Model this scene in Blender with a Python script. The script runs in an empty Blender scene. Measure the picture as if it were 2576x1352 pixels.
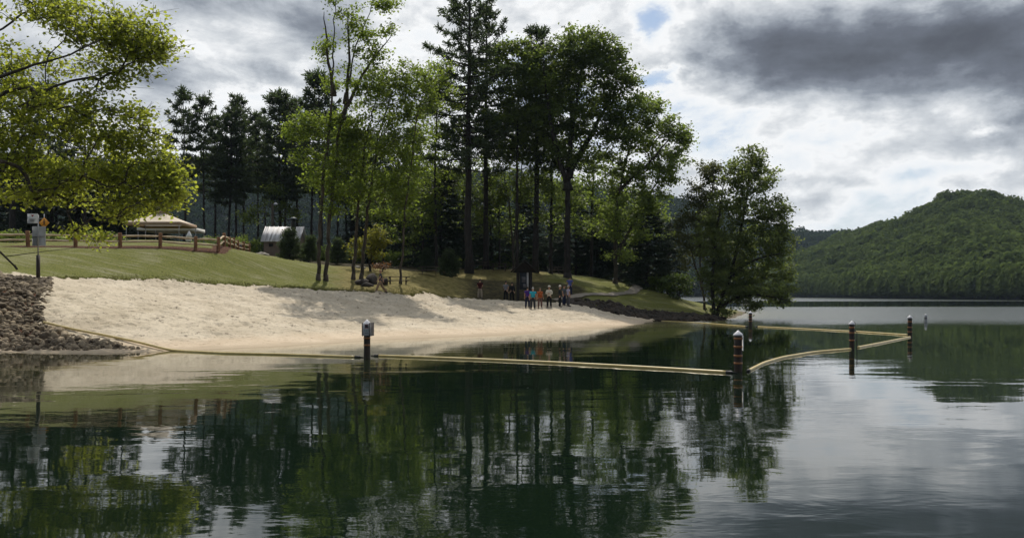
import bpy, math, random
import numpy as np
from mathutils import Vector, Matrix, Euler

# ---------------------------------------------------------------- scene, camera, sky, sun
scene = bpy.context.scene
col = scene.collection
CAM_H = 2.4            # eye height above the lake
F, CX, HV = 2325.0, 1287.5, 738.0     # measuring grid of the photo: focal length, centre column, horizon row
R = math.radians

cam_data = bpy.data.cameras.new('camera')
cam = bpy.data.objects.new('camera', cam_data)
col.objects.link(cam)
cam.location = (0, 0, CAM_H)
cam.rotation_euler = (R(90), 0, 0)
cam_data.sensor_width = 36
cam_data.lens = 36 * F / 2575
cam_data.shift_y = 62 / 2575
cam_data.clip_start = 0.1
cam_data.clip_end = 8000
scene.camera = cam

scene.view_settings.view_transform = 'Standard'
scene.view_settings.look = 'None'
scene.view_settings.exposure = 0.0
scene.view_settings.gamma = 1.0
scene.view_settings.use_curve_mapping = False
scene.render.engine = 'CYCLES'
scene.cycles.max_bounces = 6
scene.cycles.diffuse_bounces = 2
scene.cycles.glossy_bounces = 3
scene.cycles.transmission_bounces = 3
scene.cycles.transparent_max_bounces = 6
scene.cycles.caustics_reflective = False
scene.cycles.caustics_refractive = False
scene.cycles.use_denoising = True

SUN_EL, SUN_AZ = 54.0, -4.0           # azimuth from +Y towards +X
sun_data = bpy.data.lights.new('sun', 'SUN')
sun_data.energy = 3.7
sun_data.angle = R(0.6)
sun_data.color = (1.0, 0.93, 0.82)
sun = bpy.data.objects.new('sun', sun_data)
col.objects.link(sun)
_d = Vector((math.sin(R(SUN_AZ)) * math.cos(R(SUN_EL)), math.cos(R(SUN_AZ)) * math.cos(R(SUN_EL)), math.sin(R(SUN_EL))))
sun.rotation_euler = _d.to_track_quat('Z', 'Y').to_euler()
sun.location = (0, 0, 120)


class G:
    """small node-graph writer"""
    def __init__(s, nt):
        s.nt = nt
        s.n = nt.nodes
        s.l = nt.links

    def set(s, sock, v):
        if hasattr(v, 'links') or isinstance(v, bpy.types.NodeSocket):
            s.l.new(v, sock)
        elif v is not None:
            sock.default_value = v

    def m(s, op, a, b=None, c=None, clamp=False):
        n = s.n.new('ShaderNodeMath')
        n.operation = op
        n.use_clamp = clamp
        s.set(n.inputs[0], a)
        if b is not None:
            s.set(n.inputs[1], b)
        if c is not None:
            s.set(n.inputs[2], c)
        return n.outputs[0]

    def vm(s, op, a, b=None):
        n = s.n.new('ShaderNodeVectorMath')
        n.operation = op
        s.set(n.inputs[0], a)
        if b is not None:
            s.set(n.inputs[1], b)
        return n.outputs[0]

    def noise(s, vec, scale, detail=4, rough=.55, dist=0.0):
        n = s.n.new('ShaderNodeTexNoise')
        s.set(n.inputs['Vector'], vec)
        n.inputs['Scale'].default_value = scale
        n.inputs['Detail'].default_value = detail
        n.inputs['Roughness'].default_value = rough
        n.inputs['Distortion'].default_value = dist
        return n.outputs['Fac']

    def voro(s, vec, scale, out='Distance'):
        n = s.n.new('ShaderNodeTexVoronoi')
        s.set(n.inputs['Vector'], vec)
        n.inputs['Scale'].default_value = scale
        return n.outputs[out]

    def ramp(s, f, stops):
        n = s.n.new('ShaderNodeValToRGB')
        e = n.color_ramp.elements
        while len(e) > 1:
            e.remove(e[-1])
        for i, (p, c) in enumerate(stops):
            x = e[0] if i == 0 else e.new(p)
            x.position = p
            if not hasattr(c, '__len__'):
                c = (c, c, c)
            x.color = (*c, 1) if len(c) == 3 else c
        s.set(n.inputs[0], f)
        return n.outputs['Color']

    def mix(s, f, a, b):
        n = s.n.new('ShaderNodeMix')
        n.data_type = 'RGBA'
        s.set(n.inputs[0], f)
        for k, v in ((6, a), (7, b)):
            if isinstance(v, (tuple, list)) and len(v) == 3:
                v = (*v, 1)
            s.set(n.inputs[k], v)
        return n.outputs[2]

    def mr(s, v, a, b, c=0.0, d=1.0, smooth=True):
        n = s.n.new('ShaderNodeMapRange')
        if smooth:
            n.interpolation_type = 'SMOOTHSTEP'
        s.set(n.inputs[0], v)
        for k, x in zip((1, 2, 3, 4), (a, b, c, d)):
            n.inputs[k].default_value = x
        return n.outputs[0]

    def xyz(s, v):
        n = s.n.new('ShaderNodeSeparateXYZ')
        s.set(n.inputs[0], v)
        return n.outputs

    def comb(s, x, y, z):
        n = s.n.new('ShaderNodeCombineXYZ')
        for k, v in zip((0, 1, 2), (x, y, z)):
            s.set(n.inputs[k], v)
        return n.outputs[0]


def make_world():
    w = bpy.data.worlds.new('World')
    scene.world = w
    w.use_nodes = True
    nt = w.node_tree
    nt.nodes.clear()
    g = G(nt)
    out = nt.nodes.new('ShaderNodeOutputWorld')
    bg = nt.nodes.new('ShaderNodeBackground')
    bg.inputs['Strength'].default_value = 0.1
    sky = nt.nodes.new('ShaderNodeTexSky')
    sky.sky_type = 'NISHITA'
    sky.sun_disc = False
    sky.sun_elevation = R(SUN_EL)
    sky.sun_rotation = R(SUN_AZ)
    tc = nt.nodes.new('ShaderNodeTexCoord')
    d = tc.outputs['Generated']
    x, y, z = g.xyz(d)[:]
    az = g.m('ARCTAN2', x, y)
    el = g.m('ARCSINE', z)
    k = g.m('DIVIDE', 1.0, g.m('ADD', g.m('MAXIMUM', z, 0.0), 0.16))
    P = g.comb(g.m('MULTIPLY', x, k), g.m('MULTIPLY', y, k), 0.0)
    n1 = g.noise(P, 1.35, 9, .56, .25)
    A = g.comb(g.m('MULTIPLY', az, 1.0), g.m('MULTIPLY', el, 1.7), 3.7)
    n2 = g.noise(A, 4.6, 9, .57, .5)
    n3 = g.noise(g.vm('ADD', A, (5.1, 1.3, .7)), 11.0, 7, .6, .2)
    # ragged outlines: the cloud masses are looked up through a turbulent shift
    wn = nt.nodes.new('ShaderNodeTexNoise')
    wn.inputs['Scale'].default_value = 7.0
    wn.inputs['Detail'].default_value = 8
    wn.inputs['Roughness'].default_value = .62
    g.l.new(A, wn.inputs['Vector'])
    wx, wy, wz_ = g.xyz(wn.outputs['Color'])[:]
    azw = g.m('ADD', az, g.m('MULTIPLY', g.m('SUBTRACT', wx, .5), .16))
    elw = g.m('ADD', el, g.m('MULTIPLY', g.m('SUBTRACT', wy, .5), .085))
    T = g.m('ADD', g.mr(y, .15, -.55, .268, .62), g.m('MULTIPLY', g.m('SUBTRACT', n1, .5), .24))  # cloud thickened behind the camera, unseen, to lower the fill light
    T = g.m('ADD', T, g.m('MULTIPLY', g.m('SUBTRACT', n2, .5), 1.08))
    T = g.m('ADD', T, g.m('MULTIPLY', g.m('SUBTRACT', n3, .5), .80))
    # the cloud masses of that day: (column, row, half width, half height, thickness)
    masses = [(2330, 115, 390, 90, .62), (1900, 140, 130, 60, .18), (2540, 270, 200, 50, .08),
              (1500, 90, 230, 130, -.16), (1660, 250, 140, 90, -.06), (1645, 50, 70, 26, -.44), (1690, 192, 50, 20, -.42),
              (1480, 240, 130, 50, .14), (1380, 250, 160, 120, -.06), (1230, 60, 120, 90, -.06),
              (640, 5, 280, 70, .32), (560, 150, 150, 24, -.06), (600, 196, 220, 26, .20), (640, 250, 120, 34, -.16),
              (730, 185, 36, 24, -.20), (380, 235, 60, 40, .20), (830, 120, 60, 60, .10),
              (1790, 390, 60, 34, -.16), (2200, 440, 300, 70, .05), (2060, 540, 90, 22, .14), (2360, 360, 200, 22, .10), (1960, 470, 70, 16, .14), (2250, 480, 160, 14, .12), (2480, 420, 90, 18, -.10), (2090, 330, 90, 22, -.10),
              (2475, 318, 30, 12, -.22), (1000, 60, 90, 60, -.06)]
    for (u, v, su, sv, a) in masses:
        a0 = math.atan((u - CX) / F)
        e0 = math.atan((HV - v) / F * math.cos(a0))
        qa = g.m('MULTIPLY', g.m('SUBTRACT', azw, a0), F / su)
        qe = g.m('MULTIPLY', g.m('SUBTRACT', elw, e0), F / sv)
        q = g.m('ADD', g.m('MULTIPLY', qa, qa), g.m('MULTIPLY', qe, qe))
        T = g.m('ADD', T, g.m('MULTIPLY', g.m('EXPONENT', g.m('MULTIPLY', q, -.7)), a))
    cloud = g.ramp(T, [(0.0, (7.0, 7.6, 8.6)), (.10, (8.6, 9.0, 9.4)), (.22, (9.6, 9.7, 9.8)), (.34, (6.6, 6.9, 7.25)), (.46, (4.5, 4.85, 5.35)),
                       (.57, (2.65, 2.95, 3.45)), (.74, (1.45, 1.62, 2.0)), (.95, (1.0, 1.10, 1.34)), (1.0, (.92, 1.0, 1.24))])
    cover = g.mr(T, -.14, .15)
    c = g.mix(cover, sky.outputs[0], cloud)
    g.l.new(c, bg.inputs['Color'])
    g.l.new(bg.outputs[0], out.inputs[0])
    try:
        w.cycles.sampling_method = 'MANUAL'
        w.cycles.sample_map_resolution = 512
    except Exception:
        pass


make_world()


# ---------------------------------------------------------------- helpers
def pt(u, v, Y):
    """a measured picture point at distance Y -> world"""
    return np.array(((u - CX) / F * Y, Y, CAM_H + (HV - v) / F * Y))


def wat(u, v, z=0.0):
    Y = (CAM_H - z) * F / (v - HV)
    return np.array(((u - CX) / F * Y, Y, z))


def tag(o, label=None, cat=None, group=None, kind=None):
    if label:
        o['label'] = label
    if cat:
        o['category'] = cat
    if group:
        o['group'] = group
    if kind:
        o['kind'] = kind
    return o


def empty(name, loc, rz=0.0):
    o = bpy.data.objects.new(name, None)
    o.empty_display_size = .3
    col.objects.link(o)
    o.location = loc
    o.rotation_euler = (0, 0, rz)
    return o


def link_mesh(name, me, parent=None):
    o = bpy.data.objects.new(name, me)
    col.objects.link(o)
    if parent is not None:
        o.parent = parent
    return o


def copy_tree(o, parent=None):
    c = o.copy()
    col.objects.link(c)
    if parent is not None:
        c.parent = parent
    for ch in list(o.children):
        copy_tree(ch, c)
    return c


def np_mesh(name, V, quads=None, tris=None, mat=None, smooth=False, uv=None):
    me = bpy.data.meshes.new(name)
    V = np.asarray(V, dtype=np.float32)
    q = np.zeros((0, 4), np.int32) if quads is None or len(quads) == 0 else np.asarray(quads, np.int32)
    t = np.zeros((0, 3), np.int32) if tris is None or len(tris) == 0 else np.asarray(tris, np.int32)
    me.vertices.add(len(V))
    me.vertices.foreach_set('co', V.ravel())
    nl = q.size + t.size
    me.loops.add(nl)
    me.loops.foreach_set('vertex_index', np.concatenate([q.ravel(), t.ravel()]).astype(np.int32))
    npol = len(q) + len(t)
    me.polygons.add(npol)
    ls = np.concatenate([np.arange(len(q)) * 4, q.size + np.arange(len(t)) * 3]).astype(np.int32)
    me.polygons.foreach_set('loop_start', ls)
    if smooth:
        me.polygons.foreach_set('use_smooth', np.ones(npol, bool))
    me.update(calc_edges=True)
    me.validate()
    if mat is not None:
        me.materials.append(mat)
    return me


class MB:
    """collects shapes and links them as ONE mesh object"""
    def __init__(s):
        s.v, s.q, s.t, s.n = [], [], [], 0

    def add(s, V, q=None, t=None):
        V = np.asarray(V, float)
        if q is not None and len(q):
            s.q.append(np.asarray(q, int) + s.n)
        if t is not None and len(t):
            s.t.append(np.asarray(t, int) + s.n)
        s.v.append(V)
        s.n += len(V)

    def box(s, c, size, rot=None, bev=0.0):
        hx, hy, hz = [k / 2 for k in size]
        if bev <= 0:
            V = np.array([(x, y, z) for x in (-hx, hx) for y in (-hy, hy) for z in (-hz, hz)])
            q = [(0, 1, 3, 2), (4, 6, 7, 5), (0, 4, 5, 1), (2, 3, 7, 6), (0, 2, 6, 4), (1, 5, 7, 3)]
            t = []
        else:
            b = min(bev, hx * .9, hy * .9, hz * .9)
            V, idx = [], {}
            for sx in (-1, 1):
                for sy in (-1, 1):
                    for sz in (-1, 1):
                        for ax in range(3):
                            p = [sx * (hx - b), sy * (hy - b), sz * (hz - b)]
                            p[ax] += (sx, sy, sz)[ax] * b
                            idx[(sx, sy, sz, ax)] = len(V)
                            V.append(p)
            V = np.array(V)
            q, t = [], []
            for ax in range(3):
                o1, o2 = [k for k in range(3) if k != ax]
                for sg in (-1, 1):
                    loop = []
                    for a, b2 in ((-1, -1), (1, -1), (1, 1), (-1, 1)):
                        k = [0, 0, 0]
                        k[ax], k[o1], k[o2] = sg, a, b2
                        loop.append(idx[(*k, ax)])
                    q.append(loop)
            for ax in range(3):
                o1, o2 = [k for k in range(3) if k != ax]
                for a in (-1, 1):
                    for b2 in (-1, 1):
                        k = [0, 0, 0]
                        k[o1], k[o2] = a, b2
                        k0, k1 = list(k), list(k)
                        k0[ax], k1[ax] = -1, 1
                        q.append([idx[(*k0, o1)], idx[(*k1, o1)], idx[(*k1, o2)], idx[(*k0, o2)]])
            for sx in (-1, 1):
                for sy in (-1, 1):
                    for sz in (-1, 1):
                        t.append([idx[(sx, sy, sz, a)] for a in range(3)])
        if rot is not None:
            M = np.array(Euler(rot).to_matrix())
            V = V @ M.T
        s.add(V + np.asarray(c, float), q, t)

    def tube(s, pts, rad, sides=8, caps=True):
        pts = np.asarray(pts, float)
        n = len(pts)
        rad = np.full(n, rad, float) if np.isscalar(rad) else np.asarray(rad, float)
        tang = np.gradient(pts, axis=0)
        tang /= np.linalg.norm(tang, axis=1)[:, None] + 1e-9
        ref = np.array((0, 0, 1.0)) if abs(tang[0][2]) < .9 else np.array((1.0, 0, 0))
        a = np.cross(tang[0], ref)
        a /= np.linalg.norm(a)
        V = []
        th = np.linspace(0, 2 * np.pi, sides, endpoint=False)
        for i in range(n):
            a = a - tang[i] * a.dot(tang[i])
            a /= np.linalg.norm(a) + 1e-9
            b = np.cross(tang[i], a)
            V.append(pts[i] + rad[i] * (np.cos(th)[:, None] * a + np.sin(th)[:, None] * b))
        V = np.concatenate(V)
        q = []
        for i in range(n - 1):
            for k in range(sides):
                k2 = (k + 1) % sides
                q.append((i * sides + k, i * sides + k2, (i + 1) * sides + k2, (i + 1) * sides + k))
        t = []
        if caps:
            V = np.concatenate([V, pts[:1], pts[-1:]])
            c0, c1 = n * sides, n * sides + 1
            for k in range(sides):
                k2 = (k + 1) % sides
                t.append((c0, k2, k))
                t.append((c1, (n - 1) * sides + k, (n - 1) * sides + k2))
        s.add(V, q, t)

    def lathe(s, c, prof, sides=16):
        """prof: list of (radius, z)"""
        th = np.linspace(0, 2 * np.pi, sides, endpoint=False)
        V = np.concatenate([np.stack([r * np.cos(th), r * np.sin(th), np.full(sides, z)], 1) for r, z in prof])
        q = []
        for i in range(len(prof) - 1):
            for k in range(sides):
                k2 = (k + 1) % sides
                q.append((i * sides + k, i * sides + k2, (i + 1) * sides + k2, (i + 1) * sides + k))
        s.add(V + np.asarray(c, float), q)

    def ball(s, c, r, seg=10, rings=7):
        r = np.broadcast_to(np.asarray(r, float), (3,))
        V, q = [], []
        for i in range(rings + 1):
            ph = np.pi * i / rings
            for k in range(seg):
                th = 2 * np.pi * k / seg
                V.append((r[0] * math.sin(ph) * math.cos(th), r[1] * math.sin(ph) * math.sin(th), r[2] * math.cos(ph)))
        for i in range(rings):
            for k in range(seg):
                k2 = (k + 1) % seg
                q.append((i * seg + k, (i + 1) * seg + k, (i + 1) * seg + k2, i * seg + k2))
        s.add(np.array(V) + np.asarray(c, float), q)

    def poly(s, pts2, c, thick, axis='y'):
        """flat polygon plate in XZ, centred thickness along Y"""
        n = len(pts2)
        V = [(x, -thick / 2, z) for x, z in pts2] + [(x, thick / 2, z) for x, z in pts2]
        q = [(i, (i + 1) % n, n + (i + 1) % n, n + i) for i in range(n)]
        mx = np.mean(np.asarray(pts2), 0)
        V += [(mx[0], -thick / 2, mx[1]), (mx[0], thick / 2, mx[1])]
        t = []
        for i in range(n):
            j = (i + 1) % n
            t.append((2 * n, j, i))
            t.append((2 * n + 1, n + i, n + j))
        s.add(np.array(V) + np.asarray(c, float), q, t)

    def arrays(s):
        V = np.concatenate(s.v) if s.v else np.zeros((0, 3))
        q = np.concatenate(s.q) if s.q else None
        t = np.concatenate(s.t) if s.t else None
        return V, q, t

    def build(s, name, mat, parent=None, smooth=False):
        V, q, t = s.arrays()
        me = np_mesh(name, V, q, t, mat, smooth)
        return link_mesh(name, me, parent)


# ---------------------------------------------------------------- materials
MATS = {}


def principled(name, color=(.5, .5, .5), rough=.7, var=0.0, scale=4.0, bump=0.0, bscale=20.0, spec=.5, metal=0.0, color2=None, stretch=None, objvar=0.0):
    m = bpy.data.materials.new(name)
    m.use_nodes = True
    nt = m.node_tree
    g = G(nt)
    b = nt.nodes['Principled BSDF']
    b.inputs['Roughness'].default_value = rough
    b.inputs['Metallic'].default_value = metal
    b.inputs['Specular IOR Level'].default_value = spec
    tc = nt.nodes.new('ShaderNodeTexCoord')
    vec = tc.outputs['Object']
    if stretch:
        vec = g.vm('MULTIPLY', vec, stretch)
    if color2 is None:
        color2 = tuple(min(1, c * (1 + var)) for c in color)
        color = tuple(c * (1 - var) for c in color)
    f = g.noise(vec, scale, 5, .6)
    if objvar:
        oi = nt.nodes.new('ShaderNodeObjectInfo')
        f = g.m('ADD', f, g.m('MULTIPLY', g.m('SUBTRACT', oi.outputs['Random'], .5), objvar))
    g.l.new(g.mix(g.mr(f, .32, .68), color, color2), b.inputs['Base Color'])
    if bump:
        bn = nt.nodes.new('ShaderNodeBump')
        bn.inputs['Strength'].default_value = bump
        bn.inputs['Distance'].default_value = .02
        g.l.new(g.noise(vec, bscale, 4, .6), bn.inputs['Height'])
        g.l.new(bn.outputs[0], b.inputs['Normal'])
    MATS[name] = m
    return m


def leaf_mat(name, c1, c2, t1, trans=.45, scale=.35, rough=.55, spec=.25):
    """diffuse + translucent leaf, the hue wandering from clump to clump"""
    m = bpy.data.materials.new(name)
    m.use_nodes = True
    nt = m.node_tree
    g = G(nt)
    b = nt.nodes['Principled BSDF']
    out = nt.nodes['Material Output']
    b.inputs['Roughness'].default_value = rough
    b.inputs['Specular IOR Level'].default_value = spec
    geo = nt.nodes.new('ShaderNodeNewGeometry')
    oi = nt.nodes.new('ShaderNodeObjectInfo')
    pos = geo.outputs['Position']
    f1 = g.noise(pos, scale, 3, .6)
    f2 = g.noise(pos, scale * 14, 2, .6)
    f = g.m('ADD', g.m('MULTIPLY', f1, .55), g.m('MULTIPLY', f2, .45))
    f = g.m('ADD', f, g.m('MULTIPLY', g.m('SUBTRACT', oi.outputs['Random'], .5), .16))
    f = g.mr(f, .34, .66)
    g.l.new(g.mix(f, c1, c2), b.inputs['Base Color'])
    tr = nt.nodes.new('ShaderNodeBsdfTranslucent')
    g.l.new(g.mix(f, tuple(k * .6 for k in t1), t1), tr.inputs['Color'])
    mx = nt.nodes.new('ShaderNodeMixShader')
    mx.inputs[0].default_value = trans
    g.l.new(b.outputs[0], mx.inputs[1])
    g.l.new(tr.outputs[0], mx.inputs[2])
    g.l.new(mx.outputs[0], out.inputs[0])
    MATS[name] = m
    return m


M_YELLOW_LEAF = leaf_mat('yellow_green_leaf', (.060, .105, .015), (.24, .25, .034), (.62, .70, .08), .52, .26)
M_LEAF = leaf_mat('maple_leaf', (.048, .086, .015), (.125, .165, .028), (.36, .48, .055), .5)
M_OAK = leaf_mat('oak_leaf', (.042, .074, .015), (.115, .148, .033), (.32, .43, .07), .48)
M_PALE = leaf_mat('pale_leaf', (.06, .08, .03), (.12, .13, .05), (.20, .22, .06), .4)
M_OLIVE = leaf_mat('olive_leaf', (.056, .086, .024), (.125, .155, .048), (.34, .43, .10), .47)
M_LIME = leaf_mat('lime_leaf', (.10, .12, .015), (.16, .17, .025), (.33, .33, .04), .5)
M_RED = leaf_mat('bronze_leaf', (.10, .05, .02), (.16, .08, .03), (.25, .12, .04), .4)
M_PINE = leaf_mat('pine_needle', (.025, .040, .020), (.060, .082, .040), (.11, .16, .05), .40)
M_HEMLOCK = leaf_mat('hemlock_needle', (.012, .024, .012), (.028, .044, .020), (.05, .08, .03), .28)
M_SHRUB = leaf_mat('shrub_leaf', (.04, .075, .015), (.08, .12, .025), (.16, .24, .04), .42)
M_FAR = leaf_mat('hill_leaf', (.026, .050, .018), (.085, .112, .036), (.12, .17, .045), .35, .10, .9, 0.0)
M_FARBLUE = leaf_mat('distant_leaf', (.014, .030, .013), (.032, .052, .022), (.045, .07, .025), .35, .08, .9, 0.0)
M_BARK = principled('pine_bark', (.014, .011, .009), .95, color2=(.036, .029, .024), scale=6, bump=.8, bscale=9, stretch=(1, 1, .25))
M_BARKL = principled('grey_bark', (.032, .026, .018), .95, color2=(.085, .068, .048), scale=5, bump=.6, bscale=12, stretch=(1, 1, .3))
M_DEADWOOD = principled('dead_wood', (.02, .016, .012), .95, .3, bump=.4)

# ---------------------------------------------------------------- terrain
SHORE = [(-300, 33), (-60, 34), (-30, 37), (-21.2, 38.2)] + [tuple(wat(u, v)[:2]) for u, v in
         ((110, 885.5), (220, 886), (330, 884), (430, 879.5), (540, 875.5), (640, 871), (800, 862), (971, 851), (1130, 845), (1287, 838),
          (1454, 825), (1540, 819.5), (1611, 813.5), (1650, 807.5), (1740, 807), (1800, 806), (1832, 801))] + \
        [(23.5, 97), (27, 108), (31, 128), (24, 152), (0, 188), (-60, 232), (-150, 268), (-320, 300)]
CTRL = [(x, y, 0.0) for x, y in SHORE]
# bed of the lake
CTRL += [(x, y, -1.5) for x, y in ((-300, 18), (-60, 22), (-35, 24), (-18, 27), (-9, 30), (0, 40), (8, 53), (14.5, 65), (19, 73), (25, 83), (33, 92), (38, 108), (42, 130), (36, 165), (10, 205), (-50, 250), (-140, 290), (-320, 330))]
CTRL += [(x, y, -3.0) for x, y in ((0, 10), (-60, 5), (40, 40), (70, 90), (80, 160), (60, 230), (-20, 290), (-320, 420), (-300, -10), (70, 10))]
LAND = [  # column, row, distance
    (0, 690, 49.5), (95, 698, 50.5), (140, 700, 53), (300, 702, 57), (500, 712, 60.5), (700, 722, 64), (900, 735, 68), (957, 738, 68.6), (1030, 741, 69.8),
    (1100, 745, 73.5), (1050, 722, 74), (1207, 753, 78.5), (1290, 756, 79),
    (1340, 777, 74), (1381, 775, 74.5), (1428, 772, 75.5),
    (0, 620, 62), (70, 620, 63), (190, 622, 64), (302, 621, 65.3), (403, 621, 66.5), (492, 625, 67.5), (549, 628, 68.5), (598, 634, 80.5), (626, 638, 87),
    (60, 655, 56.5), (250, 660, 60), (420, 663, 62.6), (600, 672, 67), (720, 683, 70),
    (700, 647, 95), (800, 666, 84), (880, 672, 86), (1000, 681, 87), (1100, 691, 87), (1180, 687, 94), (1345, 685, 97), (1430, 700, 94),
    (809, 707, 71), (898, 702, 73), (931, 684, 80), (1007, 711, 72.5), (1130, 700, 88), (1000, 724, 73), (1078, 692, 84),
    (1303, 756, 80), (1400, 752, 81), (1440, 747, 82), (1540, 741, 88), (1600, 735, 93),
    (1452, 771, 77), (1550, 789, 79.2), (1545, 764, 81.5), (1640, 790, 84), (1680, 770, 87),
    (1500, 713, 95), (1545, 711, 95), (1620, 734, 93), (1740, 770, 90), (1795, 793, 87.5),
    (1600, 727, 115), (1300, 692, 120), (1000, 684, 120), (600, 650, 130)]
CTRL += [tuple(pt(*p)) for p in LAND]
CTRL += [(-40, 62, 5.5), (-45, 80, 6.0), (-35, 110, 6.6), (-60, 100, 6.8), (-80, 60, 5.6), (-120, 90, 7), (-120, 160, 7), (-30, 160, 5), (-60, 190, 4),
         (-200, 60, 5), (-300, 90, 7), (-300, 200, 6), (-25, 43.5, 2.0), (-31, 46, 3.4), (-40, 44, 3.0), (-33, 53, 4.2)]
CTRL = np.array(CTRL, float)


def _tps_fit(C, lam=.02):
    P, z = C[:, :2] / 50.0, C[:, 2]
    n = len(P)
    r2 = ((P[:, None] - P[None]) ** 2).sum(-1)
    K = np.where(r2 > 0, .5 * r2 * np.log(r2 + 1e-12), 0) + lam * .01 * np.eye(n)
    A = np.zeros((n + 3, n + 3))
    A[:n, :n] = K
    A[:n, n] = 1
    A[:n, n + 1:] = P
    A[n, :n] = 1
    A[n + 1:, :n] = P.T
    return np.linalg.solve(A, np.concatenate([z, np.zeros(3)]))


_W = _tps_fit(CTRL)


def hgt(x, y):
    x = np.atleast_1d(np.asarray(x, float)).ravel()
    y = np.atleast_1d(np.asarray(y, float)).ravel()
    out = np.empty(len(x))
    P = CTRL[:, :2] / 50.0
    for a in range(0, len(x), 20000):
        Q = np.stack([x[a:a + 20000], y[a:a + 20000]], 1) / 50.0
        r2 = ((Q[:, None] - P[None]) ** 2).sum(-1)
        U = np.where(r2 > 0, .5 * r2 * np.log(r2 + 1e-12), 0)
        out[a:a + 20000] = U @ _W[:-3] + _W[-3] + Q @ _W[-2:]
    return np.clip(out, -4, 9)


def vnoise(x, y, s, seed=0):
    """smooth value noise on arrays"""
    x = np.asarray(x) * s
    y = np.asarray(y) * s
    xi, yi = np.floor(x).astype(int), np.floor(y).astype(int)
    fx, fy = x - xi, y - yi
    fx, fy = fx * fx * (3 - 2 * fx), fy * fy * (3 - 2 * fy)

    def h(a, b):
        k = np.sin(a * 127.1 + b * 311.7 + seed * 74.7) * 43758.5453
        return k - np.floor(k)
    return (h(xi, yi) * (1 - fx) + h(xi + 1, yi) * fx) * (1 - fy) + (h(xi, yi + 1) * (1 - fx) + h(xi + 1, yi + 1) * fx) * fy


def ghgt(x, y):
    """ground height with its small unevenness"""
    x = np.atleast_1d(np.asarray(x, float)).ravel()
    y = np.atleast_1d(np.asarray(y, float)).ravel()
    z = hgt(x, y)
    return z + np.clip(z / .6, 0, 1) * ((vnoise(x, y, .35, 1) - .5) * .18 + (vnoise(x, y, 1.3, 2) - .5) * .07)


def gz(x, y):
    return float(ghgt([x], [y])[0])


def hit(u, v, y0=25.0, y1=130.0):
    """where the sight line through a measured point meets the ground"""
    Y = np.arange(y0, y1, .1)
    p = np.stack([(u - CX) / F * Y, Y, CAM_H + (HV - v) / F * Y], 1)
    d = p[:, 2] - np.maximum(hgt(p[:, 0], p[:, 1]), -.0)
    k = np.argmax(d <= 0)
    if d[k] > 0:
        k = len(Y) - 1
    return p[k]


def inpoly(x, y, poly):
    x = np.asarray(x)
    y = np.asarray(y)
    r = np.zeros(x.shape, bool)
    n = len(poly)
    for i in range(n):
        x0, y0 = poly[i]
        x1, y1 = poly[(i + 1) % n]
        c = ((y0 > y) != (y1 > y)) & (x < (x1 - x0) * (y - y0) / (y1 - y0 + 1e-12) + x0)
        r ^= c
    return r


def dist_line(x, y, line):
    x = np.asarray(x, float)
    y = np.asarray(y, float)
    d = np.full(x.shape, 1e9)
    for (x0, y0), (x1, y1) in zip(line[:-1], line[1:]):
        L2 = (x1 - x0) ** 2 + (y1 - y0) ** 2
        t = np.clip(((x - x0) * (x1 - x0) + (y - y0) * (y1 - y0)) / L2, 0, 1)
        d = np.minimum(d, np.hypot(x - x0 - t * (x1 - x0), y - y0 - t * (y1 - y0)))
    return d


def lines(*segs):
    out = []
    for a, b, s in segs:
        out.append(np.arange(a, b, s))
    return np.unique(np.round(np.concatenate(out), 4))


def grid_mesh(xs, ys):
    X, Y = np.meshgrid(xs, ys)
    nx, ny = len(xs), len(ys)
    i = np.arange(nx * ny).reshape(ny, nx)
    q = np.stack([i[:-1, :-1], i[:-1, 1:], i[1:, 1:], i[1:, :-1]], -1).reshape(-1, 4)
    return X.ravel(), Y.ravel(), q


EDGE = [(0, 690, 49.5), (95, 698, 50.5), (140, 700, 53), (300, 702, 57), (500, 712, 60.5), (700, 722, 64), (900, 735, 68), (957, 739, 68.5), (1030, 742, 69.6),
        (1100, 746, 73.3), (1207, 754, 78), (1300, 757, 78.6), (1380, 765, 78.2), (1452, 771, 77), (1550, 789, 79.2), (1650, 807, 81.5)]
EDGE_XY = [tuple(pt(*p)[:2]) for p in EDGE]
FENCE = [(-160, 620, 61), (-48, 620, 62), (70, 620, 63), (190, 622, 64), (302, 621, 65.3), (403, 621, 66.5), (492, 625, 67.5), (549, 628, 68.5), (564, 630, 71.6),
         (577, 632, 74.7), (588, 633.5, 77.8), (598, 635, 80.9), (612, 636.5, 84), (626, 638, 87)]
FENCE_XY = [tuple(pt(*p)[:2]) for p in FENCE]
PATH_XY = [tuple(pt(*p)[:2]) for p in ((1395, 753, 80.5), (1440, 747, 82), (1490, 744, 85), (1540, 741, 88), (1585, 737, 92), (1605, 733, 95.5), (1570, 728, 100), (1500, 722, 104))]
RIP_XY = [tuple(hit(u, v)[:2]) for u, v in ((112, 818), (200, 850), (350, 881), (200, 884))] + [(-22, 38.4), (-27, 38), (-33, 40), (-31, 46), (-27.6, 49.4)] + \
         [tuple(hit(u, v)[:2]) for u, v in ((95, 699), (133, 701), (128, 735), (108, 770))]
SAND_POLY = EDGE_XY[2:] + [tuple(wat(1660, 812)[:2]), (14, 70), (6, 58), (0, 48), (-6, 43), (-10, 37), (-16, 34), (-24, 34), (-27, 38), (-29, 47)]


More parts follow.
